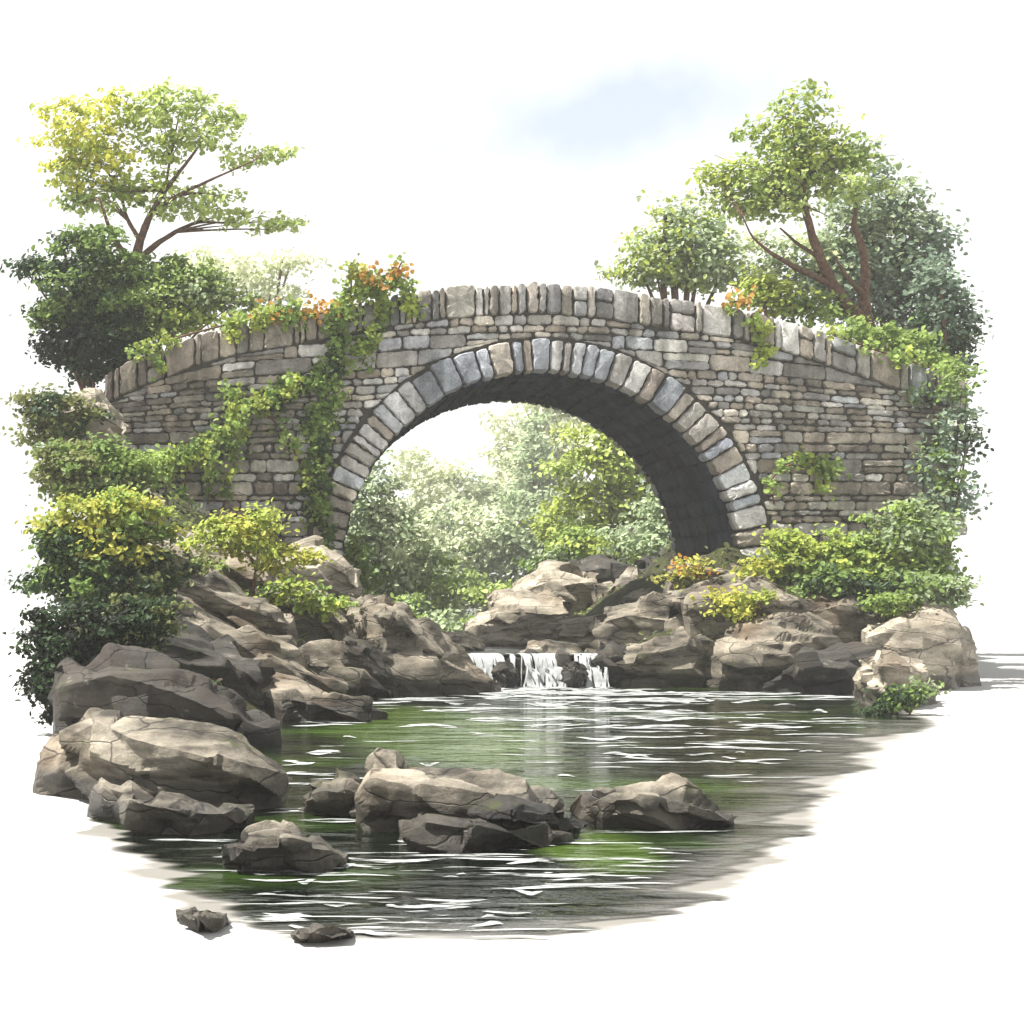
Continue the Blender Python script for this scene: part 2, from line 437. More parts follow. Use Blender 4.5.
def wall_stones(face_sign, yface, seed):
    random.seed(seed)
    acc = new_acc()
    fm = lambda u, v, w: (u, yface - face_sign * w, v)
    z = .6
    RE = R0 + RT
    while z < 6.02:
        hrow = random.choice([.09, .11, .12, .14, .16, .19, .23, .29])
        z1 = min(z + hrow, 6.04)
        if 6.04 - z1 < .09: z1 = 6.04
        x = XA + random.uniform(0, .2)
        XE = XB - random.choice([0, .08, .2, .3])
        while x < XE - .05:
            big = 1.5 if (x > 8.6 or x < -.2) else 1.0
            wst = random.uniform(.9, 3.0) * max(z1 - z, .15) * big * .9
            wst = min(max(wst, .16), .95)
            x1 = min(x + wst, XE)
            g = .010
            nsub = 2 if (random.random() < .25 and z1 - z > .22) else 1
            for s in range(nsub):
                za, zb = z + (z1 - z) * s / nsub, z + (z1 - z) * (s + 1) / nsub
                def corner(xx, zz):
                    return [xx, course_z(zz, xx)]
                a, b = x + g, x1 - g
                zl, zh = za + g * .8, zb - g * .8
                pl = [corner(a, zl), corner(b, zl), corner(b, zh), corner(a, zh)]
                pl = [[u + random.uniform(-.018, .018), w + random.uniform(-.014, .014)] for u, w in pl]
                if pl[3][1] - pl[0][1] < .05 and pl[2][1] - pl[1][1] < .05: continue
                for lo_, hi_ in ((0, 3), (1, 2)):
                    if pl[hi_][1] - pl[lo_][1] < .02: pl[lo_][1] = pl[hi_][1] - .02
                # keep out of the arch ring
                if any(math.hypot(u - CX, w - CZ) < RE + .012 for u, w in pl) or abs((a + b) / 2 - CX) < RE and min(w for _, w in pl) < CZ:
                    if all(math.hypot(u - CX, w - CZ) < RE + .02 or w < CZ and abs(u - CX) < RE for u, w in pl): continue
                    q2 = []
                    for u, w in pl:
                        if w < CZ:
                            if abs(u - CX) < RE + .012: u = CX + math.copysign(RE + .012, u - CX)
                        else:
                            dd = math.hypot(u - CX, w - CZ)
                            if dd < RE + .012:
                                u2 = math.sqrt(max((RE + .012) ** 2 - (w - CZ) ** 2, 0))
                                if abs(u - CX) > .55 * RE:
                                    u = CX + math.copysign(u2, u - CX)
                                else:
                                    w = CZ + math.sqrt((RE + .012) ** 2 - (u - CX) ** 2)
                        q2.append([u, w])
                    pl = q2
                    ar = .5 * abs(sum(pl[i][0] * pl[(i + 1) % 4][1] - pl[(i + 1) % 4][0] * pl[i][1] for i in range(4)))
                    if ar < .012: continue
                    s_or = sum(pl[i][0] * pl[(i + 1) % 4][1] - pl[(i + 1) % 4][0] * pl[i][1] for i in range(4))
                    if s_or <= 0: continue
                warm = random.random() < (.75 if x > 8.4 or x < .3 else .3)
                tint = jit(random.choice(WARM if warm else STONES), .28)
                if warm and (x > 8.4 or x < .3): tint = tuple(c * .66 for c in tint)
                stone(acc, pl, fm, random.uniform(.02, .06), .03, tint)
            x = x1
        z = z1
    return acc


def coping_stones(face_sign, yface, seed):
    random.seed(seed)
    acc = new_acc()
    fm = lambda u, v, w: (u, yface - face_sign * w, v)
    x = XA
    while x < XB:
        w = random.choice([.10, .13, .16, .2, .24, .3, .42, .5])
        x1 = min(x + w, XB)
        dz = random.uniform(-.025, .015)
        z0a, z0b = top_z(x) - COPE + .01, top_z(x1) - COPE + .01
        g = .011
        warm = random.random() < .25 or x < 1
        if random.random() < .4 and w > .2:
            zm = random.uniform(.45, .6)
            lv = [(0, zm), (zm, 1)]
        else:
            lv = [(0, 1)]
        for lo, hi in lv:
            ha, hb = top_z(x) + dz - z0a, top_z(x1) + dz - z0b
            pl = [[x + g, z0a + lo * ha + g], [x1 - g, z0b + lo * hb + g], [x1 - g, z0b + hi * hb - g], [x + g, z0a + hi * ha - g]]
            pl = [[u + random.uniform(-.012, .012), v_ + random.uniform(-.015, .015)] for u, v_ in pl]
            stone(acc, pl, fm, random.uniform(.05, .12), .36, tuple(c * .84 for c in jit(random.choice(WARM if warm else STONES), .25)))
        x = x1
    return acc


def ring_stones(face_sign, yface, seed):
    random.seed(seed)
    acc = new_acc()
    fm = lambda u, v, w: (CX - v * math.cos(u / R0), yface - face_sign * w, CZ + v * math.sin(u / R0))
    a, a1 = math.radians(-14) * R0, math.radians(194) * R0
    while a < a1:
        w = random.choice([.13, .17, .2, .24, .28, .34])
        b = min(a + w, a1)
        g = .01
        ri, ro = R0 - random.uniform(0, .03), R0 + RT - random.uniform(0, .06)
        pl = [[a + g, ri], [b - g, ri], [b - g, ro], [a + g, ro]]
        pl = [[u + random.uniform(-.01, .01), v_ + random.uniform(-.012, .012)] for u, v_ in pl]
        top = .6 < a / R0 < 2.2
        tint = jit(random.choice((BLUES if random.random() < .75 else WARM) if top else (WARM if random.random() < .55 else BLUES)), .2)
        stone(acc, pl, fm, random.uniform(.10, .15), .25, tint, inset=.035)
        a = b
    return acc


def vault_stones(seed):
    random.seed(seed)
    acc = new_acc()
    fm = lambda u, v, w: (CX - (R0 - w) * math.cos(u / R0), v, CZ + (R0 - w) * math.sin(u / R0))
    a, a1 = math.radians(-16) * R0, math.radians(196) * R0
    while a < a1:
        w = random.choice([.14, .18, .22, .28, .33])
        b = min(a + w, a1)
        y = YF + .2
        while y < YB - .2:
            y2 = min(y + random.uniform(.35, 1.1), YB - .2)
            g = .012
            pl = [[a + g, y + g], [a + g, y2 - g], [b - g, y2 - g], [b - g, y + g]][::-1]
            pl = [[u + random.uniform(-.012, .012), q_ + random.uniform(-.02, .02)] for u, q_ in pl]
            stone(acc, pl, fm, random.uniform(.01, .05), .03, jit(random.choice([(.014, .024, .052), (.022, .032, .060), (.010, .017, .036), (.024, .030, .044)]), .2))  # blue-black tints paint the shade under the arch into the stones
            y = y2
        a = b
    return acc


bridge = empty('stone_bridge', ((XA + XB) / 2, (YF + YB) / 2, 1.0),
               'old humpback bridge of rough grey stone with one round arch over the stream', 'bridge')


def acc_obj(name, acc, mat, parent):
    return mesh_obj(name, acc['v'], acc['f'], mat, parent, tint=np.array(acc['t']), smooth=True, angle=38)


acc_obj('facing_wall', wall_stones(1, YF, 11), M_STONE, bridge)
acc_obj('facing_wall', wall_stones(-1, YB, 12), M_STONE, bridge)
acc_obj('parapet', coping_stones(1, YF, 21), M_STONE, bridge)
acc_obj('parapet', coping_stones(-1, YB, 22), M_STONE, bridge)
acc_obj('arch_ring', ring_stones(1, YF, 31), M_STONE, bridge)
acc_obj('arch_ring', ring_stones(-1, YB, 32), M_STONE, bridge)
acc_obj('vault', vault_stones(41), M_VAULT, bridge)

# mortar core behind the stones, with the arch cut out
th_ = np.linspace(math.pi, 0, 61)
RM = R0 + .03
xs_ = sorted(set(list(np.linspace(XA, CX - RM, 14)) + list(CX + RM * np.cos(th_)) + list(np.linspace(CX + RM, XB - .3, 14))))
cv, cf = [], []
for x in xs_:
    if abs(x - CX) < RM - 1e-6:
        zb = CZ + math.sqrt(RM * RM - (x - CX) ** 2)
    else:
        zb = .3
    zt = float(top_z(x)) - COPE + .01
    cv += [(x, YF + .012, zb), (x, YF + .012, zt), (x, YB - .012, zt), (x, YB - .012, zb)]
for i in range(len(xs_) - 1):
    a, b = 4 * i, 4 * i + 4
    cf += [[a, b, b + 1, a + 1], [a + 1, b + 1, b + 2, a + 2], [a + 2, b + 2, b + 3, a + 3], [a + 3, b + 3, b, a]]
cf += [[0, 1, 2, 3], [len(cv) - 4, len(cv) - 1, len(cv) - 2, len(cv) - 3]]
# vertical jambs under the springing
for sx in (-1, 1):
    x0 = CX + sx * RM
    b = len(cv)
    cv += [(x0, YF + .012, .3), (x0, YF + .012, CZ), (x0, YB - .012, CZ), (x0, YB - .012, .3)]
    cf += [[b, b + 1, b + 2, b + 3]]
for yy0, yy1 in ((YF + .0, YF + .31), (YB - .31, YB - .0)):
    b0 = len(cv)
    xx_ = np.linspace(XA + .03, XB - .03, 50)
    for x in xx_:
        zt = float(top_z(x)); cv += [(x, yy0, zt - COPE), (x, yy0, zt - .075), (x, yy1, zt - .075), (x, yy1, zt - COPE)]
    for i in range(49):
        a, b = b0 + 4 * i, b0 + 4 * i + 4
        cf += [[a, b, b + 1, a + 1], [a + 1, b + 1, b + 2, a + 2], [a + 2, b + 2, b + 3, a + 3]]
mesh_obj('mortar_bed', cv, cf, M_MORTAR, bridge)
rv, rf = [], []
for x in np.linspace(XA, XB, 40):
    z = float(top_z(x)) - COPE + .03
    rv += [(x, YF + .3, z), (x, YB - .3, z)]
mesh_obj('road', rv, [[2 * i, 2 * i + 2, 2 * i + 3, 2 * i + 1] for i in range(39)], M_ROAD, bridge)


# -------------------------------------------------------------------- rocks
ROCKS = []


def rock(cols, label, d=None, T=.6, mat=None, seed=0, lean=-.14, cat='rock', name='rock', chunk=None, zcut=None, group=None):
    """loft through picture columns (x, back ridge row, front edge row, base row) at a real depth, then chip it"""
    rnd = random.Random(seed * 13 + 5)
    cols = sorted(cols)
    xs0 = [c[0] for c in cols]
    inwater = d is None
    if inwater:
        d = F * CAMZ / (max(c[3] for c in cols) - PY)
    wid = (xs0[-1] - xs0[0]) / F * d
    chunk = chunk or max(.16, min(.55, wid * .30))
    NU, NV = 84, 68
    tabs = [[(c[0], c[k]) for c in cols] for k in (1, 2, 3)]
    V = []
    for i in range(NU):
        t = i / (NU - 1)
        x = xs0[0] + (xs0[-1] - xs0[0]) * t
        yb, yf, y0 = (float(lerp_tab(tb, x)) for tb in tabs)
        endf = min(1, min(t, 1 - t) / .10)
        endf = math.sqrt(max(0, 1 - (1 - endf) ** 2))
        TT = T * (.35 + .65 * endf)
        ln = lean * endf
        dcol = d
        if inwater: dcol = min(F * CAMZ / (y0 - PY), d * 1.25)
        d_, d = d, dcol
        bf = P(x, y0, d)
        zb = -.25 if inwater else bf[2] - .35
        ft = P(x, yf, d + ln); bt = P(x, yb, d + ln + TT)
        bf2 = np.array([bf[0], d, max(min(bf[2], ft[2] - .02), zb)])
        mid = bf2 * .45 + ft * .55 + np.array([0, -.02 * endf * T, 0])
        bot = np.array([bf[0], d + .05, zb]); bbk = np.array([bt[0], d + ln + TT * 1.35, zb])
        sec = [bot, bf2, mid, ft, (ft * .5 + bt * .5) + np.array([0, 0, .02 * T]), bt, bt * .5 + bbk * .5 + np.array([0, .08 * T, 0]), bbk]
        w = [3, 11, 13, 14, 14, 6, 4]
        pts = []
        for (a, b), n in zip(zip(sec[:-1], sec[1:]), w):
            for s in range(n): pts.append(a + (b - a) * s / n)
        pts.append(sec[-1])
        V.append(pts); d = d_
    V = np.array(V); nv = V.shape[1]
    flat = V.reshape(-1, 3)
    c = flat.mean(0)
    # normals of the loft
    du = np.gradient(V, axis=0); dvv = np.gradient(V, axis=1)
    nr = np.cross(du, dvv); nr /= (np.linalg.norm(nr, axis=2, keepdims=True) + 1e-9)
    if (nr[NU // 2, 15] @ np.array([0, -1, .6])) < 0: nr = -nr
    nr = nr.reshape(-1, 3)
    out = flat.copy()
    off = Vector((seed * 3.7, seed * 1.3, seed * 7.1))
    cell = {}
    for k in range(len(flat)):
        p = Vector(flat[k]) + off
        q_ = Vector((p.x / 1.5, p.y, p.z * 1.35 + p.x * .35)) / chunk
        q_ += mnoise.noise_vector(p * (1.1 / chunk)) * .12
        dd, pp = mnoise.voronoi(q_)
        hh_ = []
        for c_ in (0, 1):
            key = (round(pp[c_].x, 3), round(pp[c_].y, 3), round(pp[c_].z, 3))
            if key not in cell:
                r2 = random.Random(hash(key))
                cell[key] = (r2.uniform(-.5, .5), Vector((r2.uniform(-1, 1), r2.uniform(-1, 1), r2.uniform(-1, 1))))
            o_, g_ = cell[key]
            hh_.append(.18 * chunk * o_ + .44 * chunk * g_.dot(q_ - pp[c_]))
        bl = max(0, 1 - (dd[1] - dd[0]) / .09)
        h = hh_[0] * (1 - .5 * bl) + hh_[1] * .5 * bl
        if dd[1] - dd[0] < .07: h -= .04 * chunk * (1 - (dd[1] - dd[0]) / .07)
        h += .05 * chunk * mnoise.noise(p * (1.0 / chunk)) + .03 * chunk * mnoise.noise(p * (4.5 / chunk))
        out[k] += nr[k] * h
    gq = out.reshape(NU, nv, 3)
    gq[1:-1, 1:-1] = gq[1:-1, 1:-1] * .76 + (gq[:-2, 1:-1] + gq[2:, 1:-1] + gq[1:-1, :-2] + gq[1:-1, 2:]) * .06
    out = gq.reshape(-1, 3)
    idx = np.arange(NU * nv).reshape(NU, nv)
    f = [list(r) for r in np.stack([idx[:-1, :-1], idx[1:, :-1], idx[1:, 1:], idx[:-1, 1:]], -1).reshape(-1, 4)]
    f.append(list(idx[0])); f.append(list(idx[-1][::-1]))
    o = mesh_obj(name, out, f, mat or M_ROCK, smooth=True, angle=25)
    tag(o, label, cat, group)
    ROCKS.append(o)
    return o


R_ = rock
R_([(52, 768, 775, 790), (90, 709, 718, 800), (130, 712, 738, 806), (190, 728, 755, 810), (240, 745, 768, 812), (286, 768, 780, 805)],
   'large tan block with a broad light top at the lower left water edge', T=.55, seed=1, cat='boulder', name='boulder')
R_([(92, 802, 808, 815), (130, 779, 800, 832), (180, 790, 812, 835), (252, 808, 816, 826)],
   'low pale wedge rock in front of the large tan block', T=.42, seed=2)
R_([(58, 668, 690, 745), (110, 640, 675, 748), (170, 660, 692, 750), (230, 690, 715, 752), (272, 720, 730, 746)],
   'big blackish slab sloping to the water behind the large tan block', T=1.1, seed=3, mat=M_ROCKD, cat='boulder', name='boulder')
R_([(185, 655, 668, 700), (250, 662, 690, 716), (310, 686, 703, 722), (372, 713, 717, 722)],
   'long tongue of rock reaching into the pool at left', T=.9, seed=4, mat=M_ROCKM)
R_([(160, 590, 612, 650), (215, 602, 635, 668), (270, 632, 657, 688), (342, 684, 689, 695)],
   'long layered slab slanting down the left bank', d=18.3, T=.9, seed=5, mat=M_ROCKM)
R_([(230, 610, 627, 655), (290, 627, 648, 682), (345, 655, 672, 697), (396, 691, 694, 698)],
   'brown slab wedged above the long layered slab', d=20.2, T=.9, seed=6, mat=M_ROCKM)
R_([(328, 602, 614, 660), (352, 593, 617, 692), (385, 596, 614, 697), (402, 608, 627, 697)],
   'dark fronted block with rounded light top at the left end of the arch', T=1.0, seed=7, mat=M_ROCKM, cat='boulder', name='boulder')
R_([(378, 640, 662, 694), (398, 604, 614, 697), (425, 618, 642, 697), (460, 650, 670, 694), (498, 686, 689, 692)],
   'triangular cracked boulder running down to the pool below the arch', T=.9, seed=8, mat=M_ROCKM, cat='boulder', name='boulder')
R_([(282, 547, 562, 592), (315, 540, 557, 602), (345, 560, 572, 606), (362, 590, 596, 608)],
   'pale rounded rock under the left foot of the arch', d=23.3, T=1.0, seed=9, mat=M_ROCKP)
R_([(255, 578, 592, 622), (320, 592, 612, 645), (355, 622, 632, 654)],
   'brown rock below the yellow flowering bush', d=21.6, T=.9, seed=10, mat=M_ROCKM)
R_([(150, 525, 540, 562), (215, 540, 560, 582), (268, 570, 580, 592)],
   'flat pale ledge on the left bank beside the yellow flowering bush', d=21.8, T=.9, seed=11, mat=M_ROCKP)
R_([(175, 560, 574, 602), (235, 582, 602, 628), (292, 614, 624, 644)],
   'thin shelf of rock under the flat pale ledge', d=20.3, T=.9, seed=12, mat=M_ROCKM)
R_([(130, 488, 499, 516), (150, 490, 502, 520), (168, 499, 510, 520)],
   'small rust brown stone below the hanging moss', d=22.6, T=.6, seed=13)
R_([(60, 404, 416, 450), (95, 387, 402, 458), (126, 424, 434, 452)],
   'pale grey outcrop against the left end of the bridge', d=24.2, T=.7, seed=14, mat=M_ROCKP)
R_([(140, 610, 628, 668), (200, 626, 650, 690), (262, 668, 684, 712)],
   'dark slab tucked between the layered slab and the blackish slab', d=16.9, T=.9, seed=15, mat=M_ROCKD)
R_([(345, 628, 640, 690), (365, 640, 655, 697), (392, 668, 676, 698)],
   'dark wet stone in the hollow at the left shore', d=20.35, T=.5, seed=16, mat=M_ROCKD)
# in the pool
R_([(224, 853, 858, 866), (250, 833, 846, 872), (285, 824, 838, 873), (320, 841, 850, 868), (346, 857, 860, 864)],
   'pointed brown boulder alone in the water at lower left', T=.36, seed=21, cat='boulder', name='boulder')
R_([(303, 800, 804, 812), (320, 778, 795, 815), (345, 776, 790, 816), (370, 786, 796, 812)],
   'small tan rock touching the left side of the long midstream boulder', T=.36, seed=22, mat=M_ROCKM)
R_([(359, 792, 800, 826), (372, 767, 780, 830), (420, 765, 790, 832), (470, 770, 800, 832), (520, 786, 806, 830), (553, 801, 813, 825)],
   'long tan midstream boulder with a flat light top', T=.55, seed=23, cat='boulder', name='boulder')
R_([(404, 826, 831, 840), (425, 809, 822, 850), (470, 812, 828, 850), (530, 822, 834, 846), (570, 834, 837, 840)],
   'low rock leaning on the front of the long midstream boulder', T=.3, seed=24, mat=M_ROCKM)
R_([(468, 806, 816, 838), (510, 797, 813, 842), (550, 806, 819, 840), (583, 827, 830, 835)],
   'dark rock forming the right tip of the midstream boulder cluster', T=.3, seed=25, mat=M_ROCKD)
R_([(586, 806, 811, 818), (615, 786, 800, 826), (650, 783, 800, 828), (690, 795, 808, 828), (730, 818, 821, 825)],
   'brown rounded boulder alone in the water at right of midstream', T=.42, seed=26, cat='boulder', name='boulder')
R_([(179, 910, 914, 920), (198, 907, 916, 931), (226, 914, 919, 923)],
   'small grey stone at the nearest edge of the water', T=.14, seed=27, chunk=.09, name='stone', cat='stone')
R_([(293, 934, 935, 938), (320, 926, 931, 939), (352, 931, 933, 937)],
   'flat grey pebble lying at the nearest edge of the water', T=.12, seed=28, chunk=.09, name='stone', cat='stone')
# right bank
R_([(590, 666, 669, 682), (615, 645, 662, 687), (660, 622, 652, 687), (700, 612, 642, 687), (728, 626, 642, 685)],
   'broad split rock on the right shore next to the waterfall', T=1.2, seed=31, mat=M_ROCKM, cat='boulder', name='boulder')
R_([(700, 661, 666, 684), (730, 628, 652, 690), (780, 612, 640, 691), (835, 615, 640, 689), (848, 640, 650, 686)],
   'upright slab with dark front in the middle of the right shore', T=1.2, seed=32, mat=M_ROCKM, cat='boulder', name='boulder')
R_([(763, 682, 685, 691), (800, 648, 664, 693), (850, 638, 658, 693), (892, 642, 658, 691), (900, 668, 672, 690)],
   'low dark rock at the waterline in front of the upright slab', T=1.0, seed=33, mat=M_ROCKD)
R_([(858, 668, 672, 700), (885, 652, 664, 709), (920, 664, 674, 707), (938, 694, 697, 702)],
   'pale eroded rock at the right end of the shore', T=.7, seed=34, mat=M_ROCKP)
R_([(600, 613, 621, 642), (660, 592, 609, 637), (720, 576, 596, 627), (772, 571, 591, 622)],
   'sloping ledge beneath the right foot of the arch', d=23.6, T=.9, seed=35, mat=M_ROCKM)
R_([(690, 592, 602, 628), (760, 580, 602, 645), (830, 592, 607, 650), (884, 602, 614, 645)],
   'tan shelf above the upright slab and below the green bushes', d=22.9, T=.8, seed=36, mat=M_ROCKM)
R_([(866, 632, 640, 689), (900, 612, 628, 690), (945, 606, 622, 690), (975, 650, 655, 685)],
   'pale beige outcrop below the bushes at the far right', T=.9, seed=37, mat=M_ROCKP)
R_([(668, 567, 573, 592), (715, 556, 570, 594), (748, 566, 576, 594)],
   'block of bedrock carrying the right foot of the arch', d=24.5, T=.8, seed=38)
R_([(583, 661, 665, 685), (612, 640, 656, 687), (642, 652, 662, 686)],
   'dark wet rock at the right side of the waterfall', T=.7, seed=39, mat=M_ROCKD)
R_([(518, 656, 660, 670), (548, 640, 652, 674), (594, 648, 656, 672)],
   'grey rock standing in the stream above the waterfall', d=23.9, T=.6, seed=40)
R_([(436, 629, 636, 653), (460, 632, 642, 655), (484, 642, 647, 654)],
   'small brown rock at the left side of the stream under the arch', d=25, T=.7, seed=41)
R_([(492, 668, 673, 687), (506, 661, 669, 689), (518, 669, 674, 687)],
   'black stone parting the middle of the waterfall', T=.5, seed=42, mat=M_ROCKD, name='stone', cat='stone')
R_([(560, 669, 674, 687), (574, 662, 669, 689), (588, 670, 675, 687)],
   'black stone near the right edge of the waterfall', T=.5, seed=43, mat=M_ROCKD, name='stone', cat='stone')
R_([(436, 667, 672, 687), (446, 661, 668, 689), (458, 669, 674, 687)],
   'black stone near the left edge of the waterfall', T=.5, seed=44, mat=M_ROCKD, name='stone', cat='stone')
R_([(476, 636, 641, 651), (520, 622, 633, 653), (570, 616, 628, 650), (612, 620, 628, 644)],
   'brown layered rock beside the stream beneath the vault', d=27.2, T=1.2, seed=45)
R_([(560, 630, 636, 652), (610, 616, 627, 650), (660, 604, 616, 642), (704, 612, 618, 637)],
   'long ledge under the right side of the vault', d=25.6, T=1.0, seed=46)
R_([(436, 646, 651, 664), (480, 626, 640, 658), (526, 640, 647, 655)],
   'low brown slab on the far stream bank behind the bridge', d=29.3, T=1.2, seed=47, mat=M_ROCKP, cat='outcrop')
R_([(466, 622, 630, 652), (520, 590, 608, 642), (566, 602, 614, 634)],
   'slanting tan slab stepping up the valley side', d=31, T=1.4, seed=48, mat=M_ROCKP, cat='outcrop')
R_([(490, 594, 604, 626), (550, 562, 580, 614), (594, 572, 584, 606)],
   'upper tan slab higher on the valley side', d=33.5, T=1.5, seed=53, mat=M_ROCKP, cat='outcrop')
R_([(545, 572, 580, 596), (600, 556, 568, 590), (650, 560, 570, 586)],
   'topmost dark grey slab among the shrubs on the valley side', d=37, T=2.0, seed=54, mat=M_ROCKD, cat='outcrop')
R_([(596, 584, 596, 616), (650, 562, 578, 608), (692, 567, 578, 600)],
   'brown slab behind the right side of the vault', d=31.6, T=1.2, seed=55, cat='outcrop')
R_([(420, 652, 655, 664), (442, 646, 652, 667), (462, 655, 658, 665)],
   'wet brown stone at the left lip of the waterfall', d=23.4, T=.6, seed=49, name='stone', cat='stone')


R_([(436, 658, 662, 685), (480, 656, 661, 686), (530, 657, 661, 686), (575, 656, 661, 686), (608, 659, 663, 685)],
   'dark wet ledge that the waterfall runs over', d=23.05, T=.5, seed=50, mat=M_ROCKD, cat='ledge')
R_([(618, 608, 614, 640), (650, 590, 602, 640), (690, 578, 592, 620), (720, 585, 592, 610)],
   'shadowed brown rock inside the right foot of the arch', d=27, T=1.0, seed=51)
R_([(640, 560, 572, 600), (670, 548, 562, 590), (705, 555, 566, 580)],
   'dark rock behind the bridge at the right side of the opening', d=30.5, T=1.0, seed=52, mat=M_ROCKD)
# ----------------------------------------------------------------- waterfall
random.seed(3)
wv, wf = [], []
for k in range(85):
    px = random.choice([random.gauss(466, 12), random.gauss(488, 8), random.gauss(525, 12), random.gauss(552, 9), random.gauss(592, 8)])
    x = (px - PX) / F * 23.0
    w = random.choice([.008, .012, .02, .03, .05]); ph = random.uniform(-.05, .05)
    prof = [(23.5, .478), (23.02, .482), (22.88, .45), (22.8, .3), (22.76 + ph, .12), (22.72 + ph, .012), (22.5 + ph, .011)]
    if random.random() < .6:   # breaks over a step half way down
        zs = random.uniform(.16, .32); yo = random.uniform(.08, .28)
        prof = [(23.5, .478), (23.02, .482), (22.9, .45), (22.83, zs + .03), (22.83 - yo, zs), (22.77 - yo, .10), (22.72 - yo, .012), (22.45 - yo, .011)]
    b = len(wv); sway = random.uniform(-.12, .12)
    for j, (y, z) in enumerate(prof):
        ww = w * (1 + .4 * (j > 3)) * random.uniform(.7, 1.3) * (.3 if j in (0, len(prof) - 1) else 1)
        xo = x + random.uniform(-.02, .02) + sway * max(0, .48 - z) * 2
        wv += [(xo - ww, y - k * .0007, z + k * .00004), (xo + ww, y - k * .0007, z + k * .00004)]
    wf += [[b + 2 * j, b + 2 * j + 1, b + 2 * j + 3, b + 2 * j + 2] for j in range(len(prof) - 1)]
tag(mesh_obj('waterfall', wv, wf, M_FOAM, smooth=True), kind='structure')

# foam streaks drifting on the pool
random.seed(5)
fv, ff = [], []


def streak(px, py, lpx, hpx, z):
    n = 9
    b = len(fv)
    up, lo = [], []
    ph = random.uniform(0, 6)
    for i in range(n):
        t = i / (n - 1)
        e = math.sin(math.pi * t) ** .7
        yy = py + math.sin(ph + t * 5) * hpx * .5
        for sgn, lst in ((1, up), (-1, lo)):
            r = yy + sgn * hpx * .5 * e * random.uniform(.7, 1.2)
            d = F * (CAMZ - z) / (r - PY)
            lst.append(((px + (t - .5) * lpx - PX) / F * d, d, z))
    fv.extend(up + lo)
    for i in range(n - 1): ff.append([b + i, b + i + 1, b + n + i + 1, b + n + i])


zf = .006
for k in range(330):
    r = random.random()
    if r < .62:
        py = 690 + abs(random.gauss(0, 38)); px = random.gauss(610 + (py - 690) * .9, 110)
        if not (400 < px < 870 - (py - 690) * .3): continue
        l = random.uniform(15, 80)
    elif r < .9:
        py = random.uniform(838, 938); px = random.uniform(190 + (py - 838) * .9, 720 - (py - 838) * 2.0); l = random.uniform(20, 110)
    else:
        py = random.uniform(705, 790); px = random.uniform(290, 400); l = random.uniform(15, 60)
    streak(px, py, l * random.choice([.5, .9, 1.3, 1.9]), random.choice([.35, .5, .8, 1.2, 2.2]) * (1 + (py - 690) / 250), zf); zf += .00001
for px, py, l in [(300, 872, 110), (280, 868, 40), (460, 852, 150), (570, 840, 60), (655, 829, 140), (300, 808, 60), (335, 817, 70), (200, 837, 90), (330, 866, 60),
                  (560, 686, 120), (520, 688, 90), (620, 690, 80), (660, 692, 120), (740, 693, 120), (830, 694, 90), (420, 698, 90), (480, 694, 60), (330, 722, 70), (380, 700, 50)]:
    for j in range(2):
        streak(px + random.uniform(-10, 10), py + random.uniform(0, 4), l, random.uniform(.9, 1.8), zf); zf += .00001
for k in range(60):      # churned water at the foot of the fall
    streak(random.gauss(530, 48), 688 + abs(random.gauss(0, 5)), random.uniform(8, 50), random.uniform(.8, 2.2), zf); zf += .00001
nt = NT('foam_film'); mpf = coords(nt, (2.2, 9, 1)); nf = noise_tex(nt, mpf, 1.6, 5, .65)
rf_ = nt.ramp(nf, 'Fac', [(.40, 0), (.56, 1)])
df = nt.n('ShaderNodeBsdfDiffuse'); df.inputs['Color'].default_value = (.31, .325, .325, 1)
tf = nt.n('ShaderNodeBsdfTransparent'); mf = nt.n('ShaderNodeMixShader')
nt.l(rf_, 'Color', mf, 0); nt.l(tf, 0, mf, 1); nt.l(df, 0, mf, 2); nt.l(mf, 0, nt.out, 'Surface')
tag(mesh_obj('foam', fv, ff, nt.m), kind='stuff')

# --------------------------------------------------------------- vegetation
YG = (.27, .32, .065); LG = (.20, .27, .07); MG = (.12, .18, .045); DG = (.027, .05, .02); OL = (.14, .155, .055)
YE = (.33, .33, .065); BG = (.14, .19, .135); GG = (.19, .24, .13); OR = (.46, .25, .06); PALE = (.36, .40, .22); BK = (.008, .013, .007); SG = (.27, .33, .20); PG = (.32, .39, .13); YT = (.42, .42, .07); VP = (.52, .56, .38)  # PALE and VP put distance haze into the leaf colour


def leaves_arrays(cen, nrm, size, col, rng, aspect=.62):
    n = len(cen)
    nrm = nrm / (np.linalg.norm(nrm, axis=1, keepdims=True) + 1e-9)
    r = rng.normal(size=(n, 3))
    a = np.cross(nrm, r); a /= (np.linalg.norm(a, axis=1, keepdims=True) + 1e-9)
    b = np.cross(nrm, a)
    L = size[:, None] * .5; W = L * aspect
    fold = nrm * (L * .22)
    pts = [a * L, a * L * .45 + b * W + fold, -a * L * .5 + b * W * .8 + fold, -a * L, -a * L * .5 - b * W * .8 + fold, a * L * .45 - b * W + fold]
    v = np.stack([cen + p for p in pts], 1).reshape(-1, 3)
    f = np.arange(n * 6).reshape(n, 6)
    f = np.concatenate([f[:, [0, 1, 2, 3]], f[:, [0, 3, 4, 5]]], 0)
    t = np.repeat(col, 6, axis=0)
    return v, f, t


BS = 1.06


